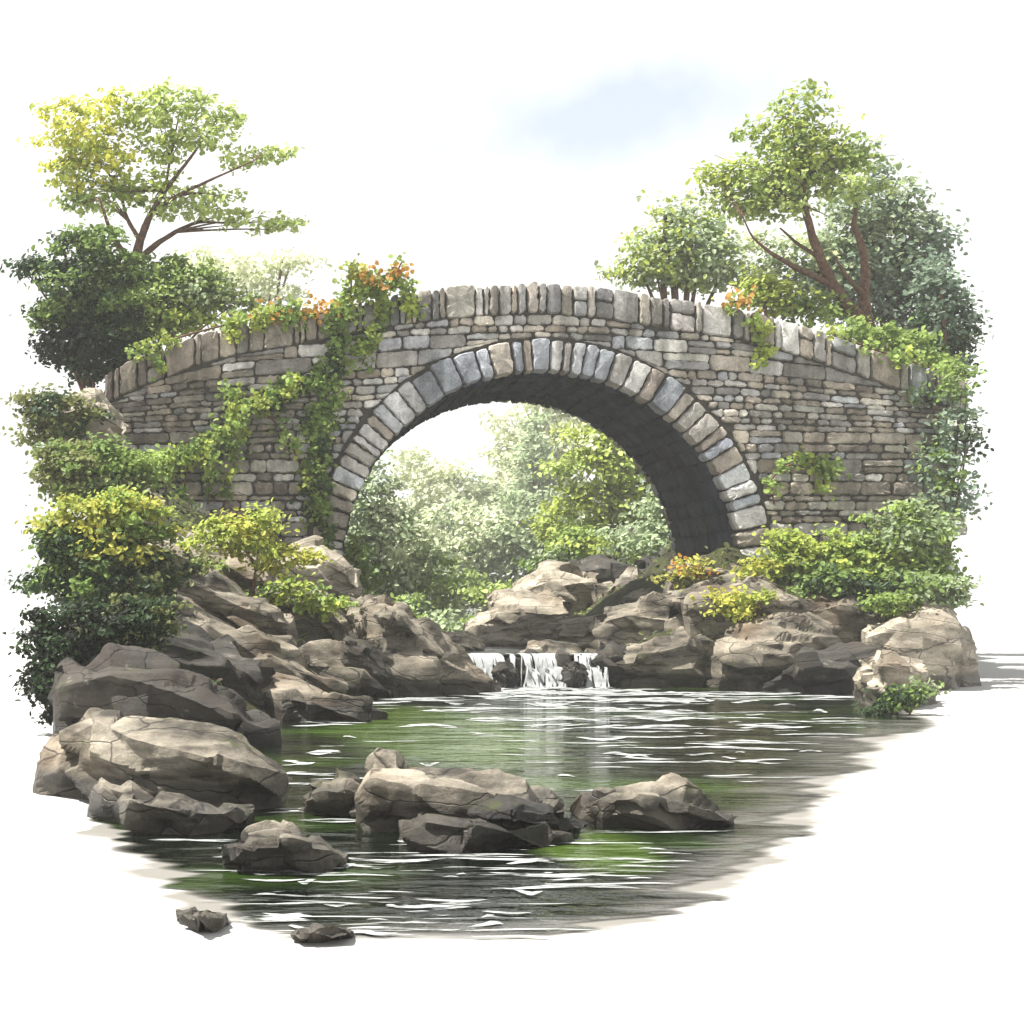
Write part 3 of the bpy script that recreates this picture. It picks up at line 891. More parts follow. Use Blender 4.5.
def foliage_points(blobs, d, rng, leaf_px, dens, clump_px=11, dspread=.8):
    """blobs: (px,py,rx,ry,[colours]) -> leaf centres, normals, sizes, colours"""
    C, N, Z, K = [], [], [], []
    s = d / F
    ext = []
    for bl in blobs:      # loose sprays that break the outline of every clump
        for _ in range(3):
            an = rng.uniform(-.5, math.pi + .5); k = rng.uniform(.18, .34)
            ext.append((bl[0] + math.cos(an) * bl[2] * 1.22, bl[1] - math.sin(an) * bl[3] * 1.25, max(4, bl[2] * k * 1.3), max(3, bl[3] * k * .8), bl[4]) + tuple(bl[5:]))
    for bl in list(blobs) + ext:
        px, py, rx, ry, cols = bl[:5]
        dd = d + (bl[5] if len(bl) > 5 else 0)
        rx, ry = rx * BS, ry * BS
        area = math.pi * rx * ry
        ncl = max(4, int(area / (clump_px ** 2) * 2.3))
        nl = max(4, int(dens * area / (leaf_px ** 2) / ncl * 19))
        c0 = P(px, py, dd)
        u = rng.normal(size=(ncl, 3)); u /= np.linalg.norm(u, axis=1, keepdims=True)
        u *= rng.uniform(.25, 1, size=(ncl, 1)) ** .55
        cc = c0 + u * np.array([rx * s, (rx + ry) * .5 * s * dspread, ry * s])
        for j in range(ncl):
            rr = clump_px * s * rng.uniform(.55, 1.1)
            g = rng.normal(size=(nl, 3)) * np.array([.80, .72, .34]) * rr
            C.append(cc[j] + g)
            N.append(u[j] * .6 + np.array([-.2, -.3, .75]) + rng.normal(size=(nl, 3)) * .55)
            Z.append(leaf_px * s * rng.uniform(.6, 1.25, nl))
            base = np.array(cols[rng.integers(len(cols))]) * rng.uniform(.75, 1.25) * 1.3
            K.append(np.clip(base * rng.uniform(.8, 1.2, size=(nl, 1)), .004, .8))
    return np.concatenate(C), np.concatenate(N), np.concatenate(Z), np.concatenate(K)


def tube_mesh(paths):
    """paths: list of [(x,y,z,r),...] tapered limbs, one mesh"""
    V, Fc = [], []
    for path in paths:
        path = np.array(path, float)
        # resample smoothly
        t = np.arange(len(path)); tt = np.linspace(0, len(path) - 1, (len(path) - 1) * 4 + 1)
        pts = np.stack([np.interp(tt, t, path[:, k]) for k in range(4)], 1)
        for _ in range(2): pts[1:-1] = (pts[:-2] + pts[1:-1] * 2 + pts[2:]) / 4
        k = 8; b = len(V)
        for i, p in enumerate(pts):
            tg = pts[min(i + 1, len(pts) - 1), :3] - pts[max(i - 1, 0), :3]
            tg /= np.linalg.norm(tg) + 1e-9
            s = np.cross(tg, [.3, 1, .2]); s /= np.linalg.norm(s) + 1e-9
            w = np.cross(tg, s)
            for j in range(k):
                a = 2 * math.pi * j / k
                V.append(p[:3] + (s * math.cos(a) + w * math.sin(a)) * p[3] * (1 + .12 * math.sin(i * 1.7 + j * 2.1)))
        for i in range(len(pts) - 1):
            for j in range(k):
                j2 = (j + 1) % k
                Fc.append([b + i * k + j, b + i * k + j2, b + (i + 1) * k + j2, b + (i + 1) * k + j])
        Fc.append([b + (len(pts) - 1) * k + j for j in range(k)])
    return V, Fc


def px_path(pts, d, dy=0.0):
    out = []
    n = len(pts)
    for i, (x, y, r) in enumerate(pts):
        q_ = P(x, y, d + dy * i / max(1, n - 1)); out.append((*q_, r * d / F))
    return out


def tree(label, d, blobs, limbs=None, leaf_px=6.2, dens=.7, seed=1, group=None, cat='tree', name='tree', clump=11, parts=('trunk', 'crown'), base_px=None, thick=1.0):
    rng = np.random.default_rng(seed)
    C, N, Z, K = foliage_points(blobs, d, rng, leaf_px, dens, clump)
    if limbs:
        paths = [px_path(l[0] if isinstance(l, tuple) else l, d, l[1] if isinstance(l, tuple) else 0) for l in limbs]
        p0 = paths[0][0]
        hb = th(p0[0], p0[1]) - .15
        if hb < p0[2]:
            paths[0] = [(p0[0] + .05, p0[1], hb, p0[3] * 1.35)] + paths[0]
        base = paths[0][0]
        allp = np.array([q_ for pp_ in paths for q_ in pp_])
        for b in blobs:
            e = P(b[0], b[1], d)
            k = np.argmin(np.linalg.norm(allp[:, :3] - e, axis=1) + (allp[:, 2] > e[2] + .1) * 2)
            s0 = allp[k]
            for tw in range(4):
                u = rng.normal(size=3) * np.array([b[2], b[2] * .6, b[3]]) * d / F * (.15 if tw == 0 else .6)
                ee = e + u; m = (s0[:3] + ee) / 2 + rng.normal(size=3) * .05 + np.array([0, 0, .06])
                r_ = min(s0[3] * .6, .03)
                paths.append([(*s0[:3], r_), (*m, r_ * .6), (*ee, .004)])
    else:
        wsum = sum(b[2] * b[3] for b in blobs)
        bx = base_px or sum(b[0] * b[2] * b[3] for b in blobs) / wsum
        x0 = (bx - PX) / F * d
        zb = max(th(x0, d), -.03) - .12
        topb = min(blobs, key=lambda b: b[1]); tp = P(topb[0], topb[1], d)
        hgt = max(tp[2] - zb, .25)
        r0 = (.022 * hgt + .012) * thick
        base = (x0, d, zb, r0 * 1.3)
        tr = [base]
        for t in (.25, .5, .75, 1):
            tr.append((x0 + (tp[0] - x0) * t ** 1.5 + rng.normal() * .02 * hgt, d + rng.normal() * .02 * hgt, zb + hgt * t, r0 * (1 - .8 * t)))
        paths = [tr]
        for b in blobs:
            e = P(b[0], b[1], d + (b[5] if len(b) > 5 else 0))
            t = np.clip((e[2] - zb) / hgt * .55, .12, .8)
            s0 = np.array([np.interp(t, [0, .25, .5, .75, 1], [q_[k] for q_ in tr]) for k in range(3)])
            m = (s0 + e) / 2 + np.array([0, 0, .05 * hgt])
            paths.append([(*s0, r0 * .5), (*m, r0 * .3), (*e, r0 * .1)])
    root = empty(name, (base[0], base[1], base[2]), label, cat, group)
    V, Fc = tube_mesh(paths)
    mesh_obj(parts[0], V, Fc, M_BARK, root, smooth=True)
    v, f, t = leaves_arrays(C, N, Z, K, rng)
    mesh_obj(parts[1], v, f, M_LEAF, root, tint=t)
    return root


def bush(label, d, blobs, **kw):
    kw.setdefault('cat', 'bush'); kw.setdefault('name', 'bush'); kw.setdefault('parts', ('stem', 'foliage'))
    kw.setdefault('dens', .8); kw.setdefault('thick', .7)
    return tree(label, d, blobs, **kw)


# left tree over the bridge end
tree('slender yellow green tree with spreading tiers above the left end of the bridge', 29.6,
     [(85, 130, 34, 36, [YT, YT, YG]), (72, 172, 20, 22, [YG, YT]), (108, 160, 28, 26, [YG, YT]),
      (150, 112, 32, 18, [PG, YG]), (185, 101, 26, 14, [PG]), (202, 136, 32, 16, [PG]), (165, 150, 28, 14, [PG, YG]),
      (240, 160, 26, 7, [PG]), (272, 154, 18, 5, [PG]), (226, 114, 14, 8, [PG]), (110, 197, 30, 15, [MG, PG, YG]), (76, 206, 18, 7, [MG, PG]),
      (150, 188, 28, 12, [PG, YG]), (200, 200, 34, 8, [PG, PG]), (206, 214, 30, 6, [PG, PG]), (252, 226, 32, 5, [PG, PG]), (284, 222, 12, 4, [PG]), (165, 214, 16, 6, [PG])],
     limbs=[[(127, 300, 7), (130, 280, 6), (135, 262, 5.2), (140, 240, 4.4), (150, 215, 3.2), (165, 190, 2.4), (185, 165, 1.7), (205, 138, .8)],
            ([(133, 266, 4), (118, 246, 3), (108, 225, 2), (100, 200, 1)], -.6),
            ([(136, 262, 4), (155, 245, 3), (175, 232, 2.2), (197, 221, 1.5), (240, 224, .7)], .5),
            ([(152, 212, 2.4), (176, 196, 1.8), (206, 182, 1.3), (255, 160, .6)], -.5),
            ([(140, 240, 2.6), (127, 220, 2), (120, 192, 1), (95, 150, .6)], .5),
            ([(165, 190, 1.6), (170, 160, 1.2), (180, 110, .6)], .3)],
     seed=101, leaf_px=6.5, clump=8, dens=.5)
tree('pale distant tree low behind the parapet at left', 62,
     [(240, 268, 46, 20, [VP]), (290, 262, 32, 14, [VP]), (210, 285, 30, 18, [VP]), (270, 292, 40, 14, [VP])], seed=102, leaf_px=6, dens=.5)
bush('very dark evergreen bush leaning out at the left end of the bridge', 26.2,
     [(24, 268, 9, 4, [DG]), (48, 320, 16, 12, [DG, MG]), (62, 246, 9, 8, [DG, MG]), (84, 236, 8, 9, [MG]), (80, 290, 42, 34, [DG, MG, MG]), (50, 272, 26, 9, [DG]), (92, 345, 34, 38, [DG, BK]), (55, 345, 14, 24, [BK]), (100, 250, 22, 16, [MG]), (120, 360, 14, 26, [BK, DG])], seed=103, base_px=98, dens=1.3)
bush('mid green bush beneath the slender tree behind the left parapet', 29.4,
     [(120, 285, 30, 24, [MG, LG]), (110, 320, 36, 26, [MG, DG]), (170, 280, 26, 16, [LG, MG]), (180, 318, 40, 14, [LG, YG]), (150, 300, 42, 22, [MG, LG]), (196, 298, 32, 16, [MG, GG]), (232, 305, 22, 9, [LG, GG]), (165, 268, 12, 9, [MG, LG]), (210, 278, 14, 8, [LG]), (145, 325, 36, 16, [LG, MG])], seed=104)
# right trees
tree('tall yellow green tree with two reddish stems above the right parapet', 29.4,
     [(760, 195, 40, 22, [LG, PG]), (815, 150, 34, 22, [YG, LG]), (795, 108, 26, 16, [YG, LG]), (790, 138, 38, 22, [YG, LG]), (758, 176, 44, 20, [LG, YG, PG]), (742, 202, 36, 16, [LG, PG]), (800, 170, 48, 22, [LG, YG, PG]),
      (842, 186, 38, 18, [LG, PG]), (856, 148, 22, 10, [LG, GG]), (722, 176, 16, 10, [YG]), (775, 210, 38, 12, [PG, LG]), (838, 156, 30, 12, [LG])],
     limbs=[[(870, 330, 9), (850, 310, 7), (833, 286, 5.6), (822, 262, 4.8), (812, 235, 4), (804, 206, 3.2), (806, 180, 2.2), (804, 150, 1)],
            ([(868, 328, 7), (863, 300, 5.6), (866, 270, 4.4), (862, 245, 3.6), (853, 225, 3), (857, 208, 1.6), (850, 186, .8)], .5),
            ([(830, 284, 3.6), (800, 270, 2.8), (775, 256, 2), (752, 238, 1), (742, 215, .6)], -.6),
            ([(805, 207, 2.6), (785, 191, 1.8), (768, 176, 1)], .4), ([(821, 258, 2.4), (800, 246, 1.8), (780, 228, .8)], .5),
            ([(863, 294, 3), (846, 276, 2.2), (834, 256, 1)], -.3), ([(804, 190, 1.8), (796, 160, 1.2), (792, 120, .6)], -.3)],
     seed=111, clump=9, dens=.42)
tree('broad blue green tree filling the space behind the two stemmed tree', 34,
     [(830, 275, 40, 36, [GG, BG]), (905, 325, 40, 26, [BG, DG]), (860, 270, 34, 34, [BG, GG]), (890, 250, 44, 46, [BG, GG]), (872, 205, 42, 30, [GG, BG]), (915, 285, 34, 42, [BG, DG]), (850, 240, 34, 30, [GG]), (800, 258, 38, 26, [PALE, GG]), (908, 200, 14, 16, [GG]), (930, 250, 18, 26, [BG]), (850, 300, 40, 24, [BG])],
     seed=112, clump=12, base_px=885, dens=.5)
tree('dark drooping tree at the far right end of the bridge', 28.2,
     [(940, 325, 24, 34, [BG, DG]), (930, 292, 20, 24, [BG]), (958, 350, 12, 20, [DG, BG]), (925, 350, 26, 18, [MG, BG]), (962, 312, 9, 16, [BG])], seed=113)
tree('greyish yellow tree behind the parapet left of the two stemmed tree', 35,
     [(700, 262, 40, 30, [SG, PG]), (655, 270, 36, 22, [YG, SG]), (668, 248, 34, 30, [YG, SG]), (640, 268, 24, 18, [YG, PG]), (692, 236, 26, 30, [SG]), (672, 210, 10, 14, [SG, YG]), (725, 265, 34, 26, [SG, PALE]), (690, 275, 40, 16, [SG, PG])], seed=114, dens=.45)
bush('yellow green bush leaning over the right parapet under the tree', 29.3,
     [(785, 300, 32, 14, [YG, LG]), (762, 290, 20, 14, [YG]), (815, 312, 30, 12, [LG, MG])], seed=115)
bush('low green bush trailing over the sloping end of the right parapet', 27.5,
     [(862, 332, 28, 8, [LG, MG]), (895, 344, 28, 8, [LG, MG]), (925, 358, 26, 8, [MG, LG])], seed=116)
bush('grey green bush hugging the right end of the bridge wall', 24.3,
     [(958, 425, 13, 28, [BG, GG]), (945, 470, 18, 24, [BG, MG]), (968, 440, 8, 20, [DG, BG]), (962, 385, 14, 16, [MG]), (938, 505, 22, 18, [GG, BG]), (962, 500, 8, 20, [BG])], seed=117, base_px=945, dens=.5, thick=.3)
bush('rounded bright bush at the right foot of the bridge wall', 23.7,
     [(915, 535, 34, 24, [LG, GG]), (895, 575, 40, 20, [MG, LG]), (905, 540, 36, 24, [GG, LG]), (925, 565, 22, 22, [MG]), (880, 562, 30, 20, [LG, YG])], seed=118)
bush('spreading yellow bush on the shelf left of the rounded bright bush', 23.8,
     [(860, 575, 40, 20, [LG, YG]), (815, 575, 40, 16, [LG, MG]), (845, 555, 30, 20, [YG, LG]), (800, 560, 34, 17, [YG, LG]), (768, 568, 20, 9, [YG, YE]), (790, 545, 22, 12, [YG])], seed=119)
bush('dark green undergrowth bush between rock shelf and bright bushes', 23.2,
     [(870, 592, 46, 11, [DG, MG]), (835, 585, 34, 12, [DG, MG]), (905, 588, 26, 12, [MG, DG])], seed=120)
bush('small yellow shrub growing over the ledge at the right shore', 22.7, [(740, 612, 18, 8, [YG, YE]), (722, 600, 14, 6, [YE]), (760, 598, 12, 6, [YG])], seed=121)
bush('tiny ochre shrub against the right foot of the arch', 24.3, [(684, 580, 14, 9, [YE, OL]), (694, 568, 8, 7, [YE, OR])], seed=122)
bush('low grey green shrub growing on the pale beige outcrop', 22.6, [(930, 590, 26, 16, [GG, MG]), (955, 600, 16, 12, [GG, OL]), (895, 605, 20, 10, [MG, LG])], seed=123)
bush('small dark weed at the water beside the pale eroded rock', 17.6, [(905, 700, 16, 9, [DG, MG]), (880, 712, 12, 6, [DG]), (925, 690, 10, 8, [MG, GG])], seed=124)
# left bank
bush('olive bush on the slope beneath the pale grey outcrop', 22.4,
     [(82, 478, 44, 26, [OL, MG]), (125, 462, 34, 16, [MG, LG]), (60, 470, 20, 18, [OL]), (95, 490, 40, 16, [OL, DG])], seed=131, base_px=105, dens=1.2)
bush('soft grey bush in front of the pale outcrop at far left', 23.9, [(58, 415, 26, 26, [OL, DG]), (42, 430, 14, 16, [OL])], seed=132, base_px=70, dens=1.2)
bush('yellow topped bush with dark green base on the left bank', 18.6,
     [(85, 518, 38, 16, [YE, YG]), (130, 512, 34, 16, [YE, YG, LG]), (110, 545, 48, 24, [MG, OL, YE]), (95, 580, 50, 30, [DG, DG, MG]), (150, 575, 34, 26, [DG, OL]), (60, 545, 16, 20, [MG, DG]), (75, 560, 36, 30, [DG, MG])], seed=133, base_px=115, dens=1.3)
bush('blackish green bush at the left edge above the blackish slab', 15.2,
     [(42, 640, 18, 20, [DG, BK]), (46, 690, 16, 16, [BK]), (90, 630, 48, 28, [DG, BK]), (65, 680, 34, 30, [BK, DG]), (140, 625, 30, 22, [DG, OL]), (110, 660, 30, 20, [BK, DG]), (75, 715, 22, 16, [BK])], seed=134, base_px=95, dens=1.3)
bush('yellow flowering bush in the middle of the left bank', 21.3,
     [(240, 540, 34, 18, [YE, YG]), (262, 522, 16, 14, [YG]), (282, 560, 26, 13, [YE, YG]), (215, 528, 16, 8, [YG])], seed=135)
bush('small green bush below the yellow flowering bush', 21.0, [(318, 604, 20, 12, [YG, LG]), (285, 592, 24, 10, [YG, MG]), (205, 570, 14, 10, [LG, OL])], seed=136)
bush('little green shrub inside the left foot of the arch', 25.6, [(352, 568, 12, 22, [MG, LG]), (362, 580, 12, 14, [MG])], seed=137)

# trees seen through the arch
tree('grey green tree leaning in at the left of the arch opening', 42,
     [(368, 500, 32, 50, [SG, SG]), (358, 560, 26, 44, [SG, MG]), (400, 545, 36, 44, [SG, VP]), (425, 592, 36, 26, [SG, LG]), (385, 612, 36, 22, [LG, SG])], seed=141, clump=13)
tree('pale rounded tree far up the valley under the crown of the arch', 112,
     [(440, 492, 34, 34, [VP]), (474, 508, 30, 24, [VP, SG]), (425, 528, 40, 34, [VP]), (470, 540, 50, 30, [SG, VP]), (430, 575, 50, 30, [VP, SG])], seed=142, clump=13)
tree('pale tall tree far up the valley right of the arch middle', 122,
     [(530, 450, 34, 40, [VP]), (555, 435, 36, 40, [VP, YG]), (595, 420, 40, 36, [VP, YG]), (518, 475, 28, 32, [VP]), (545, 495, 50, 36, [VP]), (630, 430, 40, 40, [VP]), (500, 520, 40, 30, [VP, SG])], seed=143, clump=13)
tree('slim grey blue conifer standing up in the valley', 92,
     [(535, 428, 7, 14, [SG]), (534, 452, 13, 20, [SG]), (540, 478, 18, 18, [SG, SG]), (538, 500, 24, 14, [SG])], seed=144)
tree('bright yellow green tree at the right of the arch opening', 46,
     [(610, 470, 44, 30, [YG, PG]), (645, 500, 36, 30, [PG, YG]), (592, 510, 40, 20, [YG]), (572, 540, 36, 16, [YG, PG]), (640, 455, 30, 26, [PG, YG]), (600, 440, 22, 18, [YG, VP])], seed=145, clump=12)
tree('sage green tree low at the right side of the arch opening', 38,
     [(655, 545, 34, 30, [SG, SG]), (640, 578, 44, 20, [SG, PG]), (675, 520, 24, 34, [SG, SG]), (610, 590, 26, 12, [PG])], seed=146, clump=12)
tree('grey olive tree in the middle of the valley', 70,
     [(490, 535, 42, 28, [SG, VP]), (532, 530, 40, 30, [SG, SG]), (460, 578, 40, 30, [SG, LG]), (450, 612, 34, 26, [LG, VP]), (515, 562, 44, 24, [SG, SG]), (570, 545, 40, 26, [SG, LG])], seed=147, clump=12)
bush('green shrub on the valley slope among the stepped slabs', 40,
     [(500, 598, 26, 8, [PG, LG]), (590, 548, 30, 14, [LG, YG]), (560, 560, 26, 10, [MG, SG]), (625, 560, 26, 12, [LG])], seed=148)
bush('low mossy shrub beside the far stream bank', 36, [(440, 630, 24, 14, [LG, SG]), (410, 625, 24, 20, [SG, LG]), (395, 648, 20, 10, [SG])], seed=149)


# ---------------------------------------------------------- plants on the wall
def creeper(label, strokes, cols, d=YF, seed=1, leaf_px=5.5, name='ivy', cat='ivy', out=(.06, .28), flowers=None):
    rng = np.random.default_rng(seed)
    C, N, Z, K, paths = [], [], [], [], []
    s = d / F
    for st in strokes:
        pts, w, dens = st[0], st[1], st[2]
        pts = np.array(pts, float)
        seg = np.linalg.norm(np.diff(pts, axis=0), axis=1); L = seg.sum()
        n = int(L * w * dens * 12 / leaf_px ** 2)
        t = np.concatenate([[0], np.cumsum(seg)]); ncl = max(2, int(n / 14))
        tc = rng.uniform(0, L, ncl); cx = np.interp(tc, t, pts[:, 0]) + rng.normal(0, w * .38, ncl); cy = np.interp(tc, t, pts[:, 1]) + rng.normal(0, w * .30, ncl)
        wc = rng.uniform(*out, ncl)
        for j in range(ncl):
            m = 14
            x = cx[j] + rng.normal(0, 4.2, m); y = cy[j] + rng.normal(0, 4.6, m)
            dd = d - wc[j] - rng.uniform(-.05, .08, m)
            C.append(np.stack([(x - PX) / F * d, dd, CAMZ + (PY - y) / F * d], 1))
            N.append(np.array([0, -.8, .45]) + rng.normal(size=(m, 3)) * .5)
            Z.append(leaf_px * s * rng.uniform(.6, 1.25, m))
            base = np.array(cols[rng.integers(len(cols))]) * rng.uniform(.75, 1.25) * 1.3
            K.append(np.clip(base * rng.uniform(.8, 1.2, size=(m, 1)), .004, .8))
        pth = []
        if paths:
            p0 = np.array(strokes[0][0], float)
            kk = np.linspace(0, len(p0) - 1, 40)
            cand = np.stack([np.interp(kk, range(len(p0)), p0[:, 0]), np.interp(kk, range(len(p0)), p0[:, 1])], 1)
            pts = np.vstack([cand[np.argmin(np.linalg.norm(cand - pts[0], axis=1))], pts])
        for i, q_ in enumerate(pts):
            w3 = P(q_[0], q_[1], d); pth.append((w3[0], d - .11, w3[2], .022 * (1 - .6 * i / len(pts))))
        paths.append(pth)
    C, N, Z, K = map(np.concatenate, (C, N, Z, K))
    root = empty(name, paths[0][-1][:3] if paths[0][-1][2] < paths[0][0][2] else paths[0][0][:3], label, cat)
    V, Fc = tube_mesh(paths)
    mesh_obj('stem', V, Fc, M_BARK, root, smooth=True)
    v, f, t = leaves_arrays(C, N, Z, K, rng, .8)
    mesh_obj('foliage', v, f, M_LEAF, root, tint=t)
    if flowers:
        C, N, Z, K = [], [], [], []
        for (px, py, n, r, c) in flowers:
            x = px + rng.normal(0, r, n); y = py + rng.normal(0, r * .6, n)
            C.append(np.stack([(x - PX) / F * d, d - rng.uniform(.1, .4, n), CAMZ + (PY - y) / F * d], 1))
            N.append(np.array([0, -.8, .5]) + rng.normal(size=(n, 3)) * .5); Z.append(np.full(n, 5.5 * s)); K.append(np.array([c] * n) * rng.uniform(.7, 1.2, (n, 1)))
        v, f, t = leaves_arrays(*map(np.concatenate, (C, N, Z, K)), rng, .9)
        mesh_obj('blossom', v, f, M_LEAF, root, tint=t)
    return root


creeper('ivy with yellow and orange blossom spilling over the parapet left of the arch',
        [([(330, 330), (345, 300), (380, 285), (412, 292)], 16, 1.1), ([(385, 290), (375, 325), (362, 365)], 12, 1.0), ([(408, 290), (412, 325)], 9, .9), ([(350, 300), (352, 265)], 8, .8), ([(390, 285), (402, 262)], 8, .7), ([(345, 310), (300, 318), (250, 322)], 8, .8)],
        [LG, MG, YG], seed=201, flowers=[(375, 281, 60, 12, OR), (398, 275, 36, 6, OR), (318, 311, 50, 11, OR), (356, 275, 40, 7, YE), (275, 315, 24, 9, OR)])
creeper('dark green ivy hanging down the wall at the left haunch of the arch',
        [([(340, 330), (330, 380), (318, 430), (318, 480), (312, 520)], 17, 1.3), ([(330, 380), (300, 385), (275, 400)], 16, 1.1), ([(318, 430), (322, 500), (330, 545)], 9, .9)],
        [MG, DG, MG, LG], seed=202)
creeper('mossy creeper draped in strands over the left wing wall',
        [([(295, 385), (255, 405), (225, 430), (190, 455), (150, 470)], 13, 1.2), ([(230, 425), (235, 390)], 14, .9), ([(215, 440), (208, 505)], 6, .9), ([(190, 455), (182, 500)], 6, .9), ([(170, 462), (165, 500)], 6, .9), ([(240, 430), (228, 500)], 7, .9), ([(262, 408), (290, 440), (305, 480)], 5, .7)],
        [LG, YG, MG], seed=203, out=(.06, .45))
creeper('small yellow green tuft growing from the parapet joint right of the arch', [([(752, 325), (758, 345), (756, 368)], 9, 1.2), ([(755, 350), (766, 345)], 6, 1)], [YG, LG], seed=204)
creeper('orange flowering tuft on top of the right parapet', [([(720, 308), (735, 302), (750, 304)], 7, 1.1)], [YG, LG], seed=205, flowers=[(734, 304, 46, 8, OR)])
creeper('yellow green tuft in the wall cavity below the right parapet', [([(778, 470), (800, 460), (828, 470)], 12, 1.1), ([(768, 480), (772, 505)], 6, .9), ([(820, 470), (822, 492)], 6, .8)], [YG, LG, MG], seed=206)
creeper('thin trailing weed on the coping at the right end', [([(830, 335), (870, 350), (920, 366), (955, 378)], 6, .8)], [LG, MG, YG], seed=207)
creeper('thin mossy weed along the coping at the left end', [([(130, 355), (180, 338), (240, 322), (300, 312)], 8, .8), ([(160, 348), (163, 378)], 6, .8), ([(232, 325), (236, 350)], 7, .8)], [LG, YG, MG], seed=208)
creeper('green weed clinging to the far right of the wall', [([(905, 395), (925, 400), (945, 396)], 10, .9), ([(935, 430), (945, 470)], 12, .9)], [GG, MG, BG], seed=209)

# grass and small herbs on the banks: uncountable
rng = np.random.default_rng(77)
n = 90000
gx = rng.uniform(-5, 16, n); gy = rng.uniform(10, 46, n)
gz = terrain(gx, gy)
okm = (gz > .35) & ~((gy > 24.8) & (gy < 29.4)) & (MNV(gx, gy, .5) > -.12)
gx, gy, gz = gx[okm], gy[okm], gz[okm]
m = len(gx)
hh = rng.uniform(.03, .09, m); lean = rng.normal(0, .07, (m, 2)); ang = rng.uniform(0, math.pi, m); wd = rng.uniform(.006, .012, m)
dx, dy = np.cos(ang) * wd, np.sin(ang) * wd
v = np.stack([np.stack([gx - dx, gy - dy, gz - .03], 1), np.stack([gx + dx, gy + dy, gz - .03], 1),
              np.stack([gx + lean[:, 0] * .5 + dx * .7, gy + lean[:, 1] * .5 + dy * .7, gz + hh * .6], 1), np.stack([gx + lean[:, 0] * 1.3, gy + lean[:, 1] * 1.3, gz + hh], 1)], 1).reshape(-1, 3)
cols = np.array([MG, LG, YG, DG, OL])[rng.integers(0, 5, m)] * rng.uniform(.7, 1.2, (m, 1))
tag(mesh_obj('grass', v, np.arange(m * 4).reshape(m, 4), M_LEAF, tint=np.repeat(cols, 4, 0)), kind='stuff')

n = 42000
gx = rng.uniform(-5, 18, n); gy = rng.uniform(11, 60, n); gz = terrain(gx, gy)
okm = (gz > .3) & ~((gy > 24.9) & (gy < 29.1) & (gx > XA) & (gx < XB)) & (MNV(gx, gy, .9) > -.2)
gx, gy, gz = gx[okm], gy[okm], gz[okm]; m = len(gx)
cols = np.array([MG, LG, DG, OL, OL, (.10, .07, .035)])[rng.integers(0, 6, m)] * rng.uniform(.6, 1.2, (m, 1))
v, f, t = leaves_arrays(np.stack([gx, gy, gz + rng.uniform(.0, .13, m)], 1), np.array([0, -.2, .8]) + rng.normal(size=(m, 3)) * .5, rng.uniform(.05, .13, m), cols, rng)
tag(mesh_obj('undergrowth', v, f, M_LEAF, tint=t), kind='stuff')

# -------------------------------------------------------------- haze
HZ = .0010
if HZ:
    x0, x1, y0, y1, z0, z1 = -58, 78, -6, 144, -1.45, 24
    hv = [(x0, y0, z0), (x1, y0, z0), (x1, y1, z0), (x0, y1, z0), (x0, y0, z1), (x1, y0, z1), (x1, y1, z1), (x0, y1, z1)]
    hf = [[0, 3, 2, 1], [4, 5, 6, 7], [0, 1, 5, 4], [1, 2, 6, 5], [2, 3, 7, 6], [3, 0, 4, 7]]
    nt = NT('haze'); vol = nt.n('ShaderNodeVolumePrincipled')
    vol.inputs['Color'].default_value = (.96, .97, .96, 1); vol.inputs['Density'].default_value = HZ
    nt.l(vol, 0, nt.out, 'Volume')
    tag(mesh_obj('haze', hv, hf, nt.m), kind='stuff')

# ---------------------------------------------------------- light and camera
sd = Vector((-.44, -.03, .89)).normalized()     # towards the sun
sun = bpy.data.lights.new('sun', 'SUN'); sun.energy = 5.0; sun.angle = math.radians(.6); sun.color = (1, .955, .88)
so = bpy.data.objects.new('sun', sun); so.rotation_euler = (-sd).to_track_quat('-Z', 'Y').to_euler(); so.location = (-8, 5, 20); COL.objects.link(so)

w = bpy.data.worlds.new('World'); S.world = w; w.use_nodes = True
t = w.node_tree; t.nodes.clear()
N_ = t.nodes.new; Lk = t.links.new
sky = N_('ShaderNodeTexSky'); sky.sky_type = 'NISHITA'; sky.sun_disc = False
sky.sun_elevation = math.asin(sd.z); sky.sun_rotation = math.atan2(sd.x, sd.y)
sc_ = N_('ShaderNodeVectorMath'); sc_.operation = 'SCALE'; sc_.inputs['Scale'].default_value = .072; Lk(sky.outputs[0], sc_.inputs[0])
tc = N_('ShaderNodeTexCoord')
nz = N_('ShaderNodeTexNoise'); nz.inputs['Scale'].default_value = 9; nz.inputs['Detail'].default_value = 6; nz.inputs['Roughness'].default_value = .55
Lk(tc.outputs['Generated'], nz.inputs['Vector'])
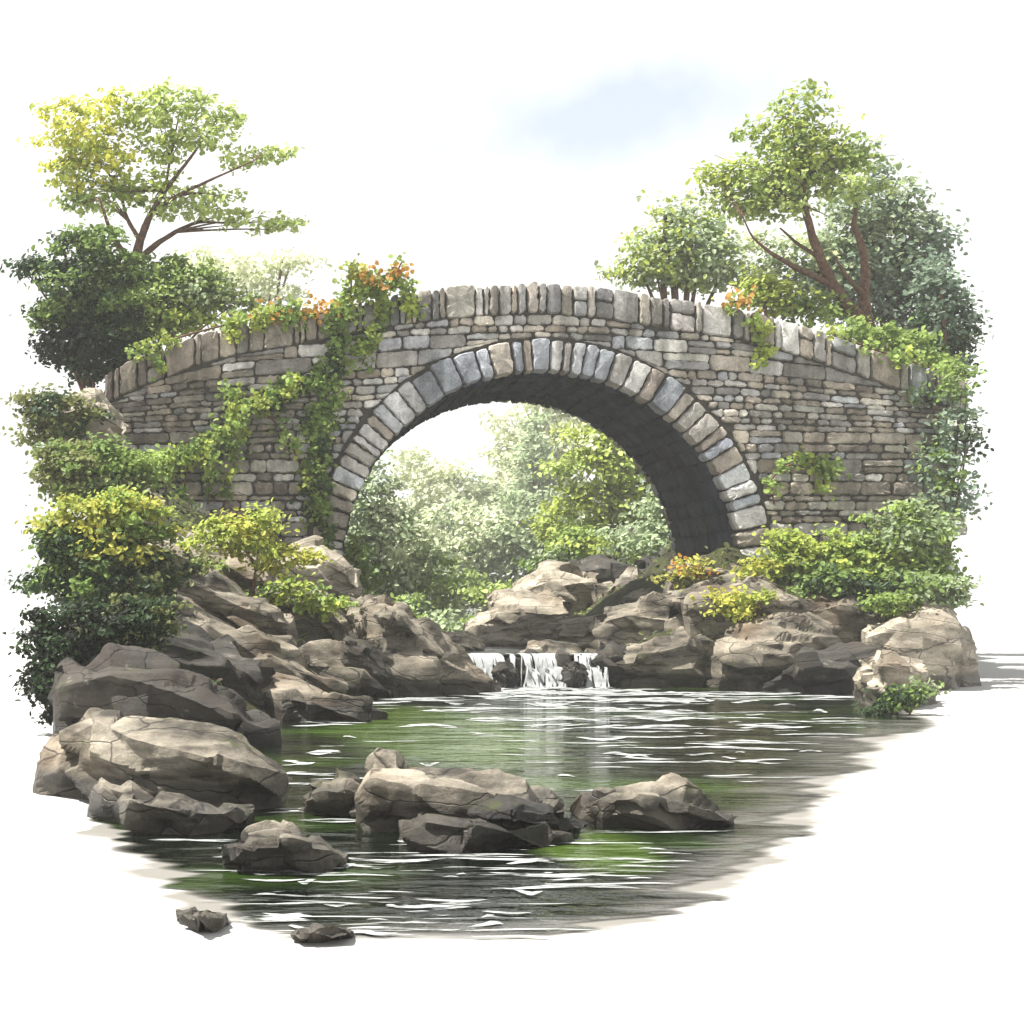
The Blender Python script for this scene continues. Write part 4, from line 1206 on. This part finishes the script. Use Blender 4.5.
# the one gap in the bright cloud
gd = Vector(((605 - PX) / F, 1, (PY - 122) / F)).normalized()
sub = N_('ShaderNodeVectorMath'); sub.operation = 'SUBTRACT'; Lk(tc.outputs['Generated'], sub.inputs[0]); sub.inputs[1].default_value = gd
mul = N_('ShaderNodeVectorMath'); mul.operation = 'MULTIPLY'; Lk(sub.outputs[0], mul.inputs[0]); mul.inputs[1].default_value = (5.6, 5.6, 18)
ln = N_('ShaderNodeVectorMath'); ln.operation = 'LENGTH'; Lk(mul.outputs[0], ln.inputs[0])
ma = N_('ShaderNodeMath'); ma.operation = 'MULTIPLY_ADD'; Lk(nz.outputs['Fac'], ma.inputs[0]); ma.inputs[1].default_value = 1.9; Lk(ln.outputs['Value'], ma.inputs[2])
rp = N_('ShaderNodeValToRGB'); rp.color_ramp.elements[0].position = .50; rp.color_ramp.elements[0].color = (.52, .52, .52, 1)
rp.color_ramp.elements[1].position = .80; rp.color_ramp.elements[1].color = (0, 0, 0, 1)
dv2 = N_('ShaderNodeMath'); dv2.operation = 'MULTIPLY'; Lk(ma.outputs[0], dv2.inputs[0]); dv2.inputs[1].default_value = .42
Lk(dv2.outputs[0], rp.inputs[0])
mx = N_('ShaderNodeMix'); mx.data_type = 'RGBA'; Lk(rp.outputs[0], mx.inputs[0]); mx.inputs[6].default_value = (.415, .415, .41, 1); Lk(sc_.outputs[0], mx.inputs[7])
bg = N_('ShaderNodeBackground'); Lk(mx.outputs[2], bg.inputs['Color']); bg.inputs['Strength'].default_value = 1.0
wo = N_('ShaderNodeOutputWorld'); Lk(bg.outputs[0], wo.inputs['Surface'])

cam = bpy.data.cameras.new('camera'); cam.sensor_width = 36; cam.lens = F / 1024 * 36
cam.shift_x = (512 - PX) / 1024; cam.shift_y = (PY - 512) / 1024; cam.clip_end = 500; cam.clip_start = .05
co = bpy.data.objects.new('camera', cam); co.location = (0, 0, CAMZ); co.rotation_euler = (math.pi / 2, 0, 0); COL.objects.link(co)
S.camera = co
S.view_settings.view_transform = 'Standard'; S.view_settings.look = 'None'; S.view_settings.exposure = 1.45; S.view_settings.gamma = 1.0
S.cycles.volume_bounces = 1
S.cycles.use_denoising = True
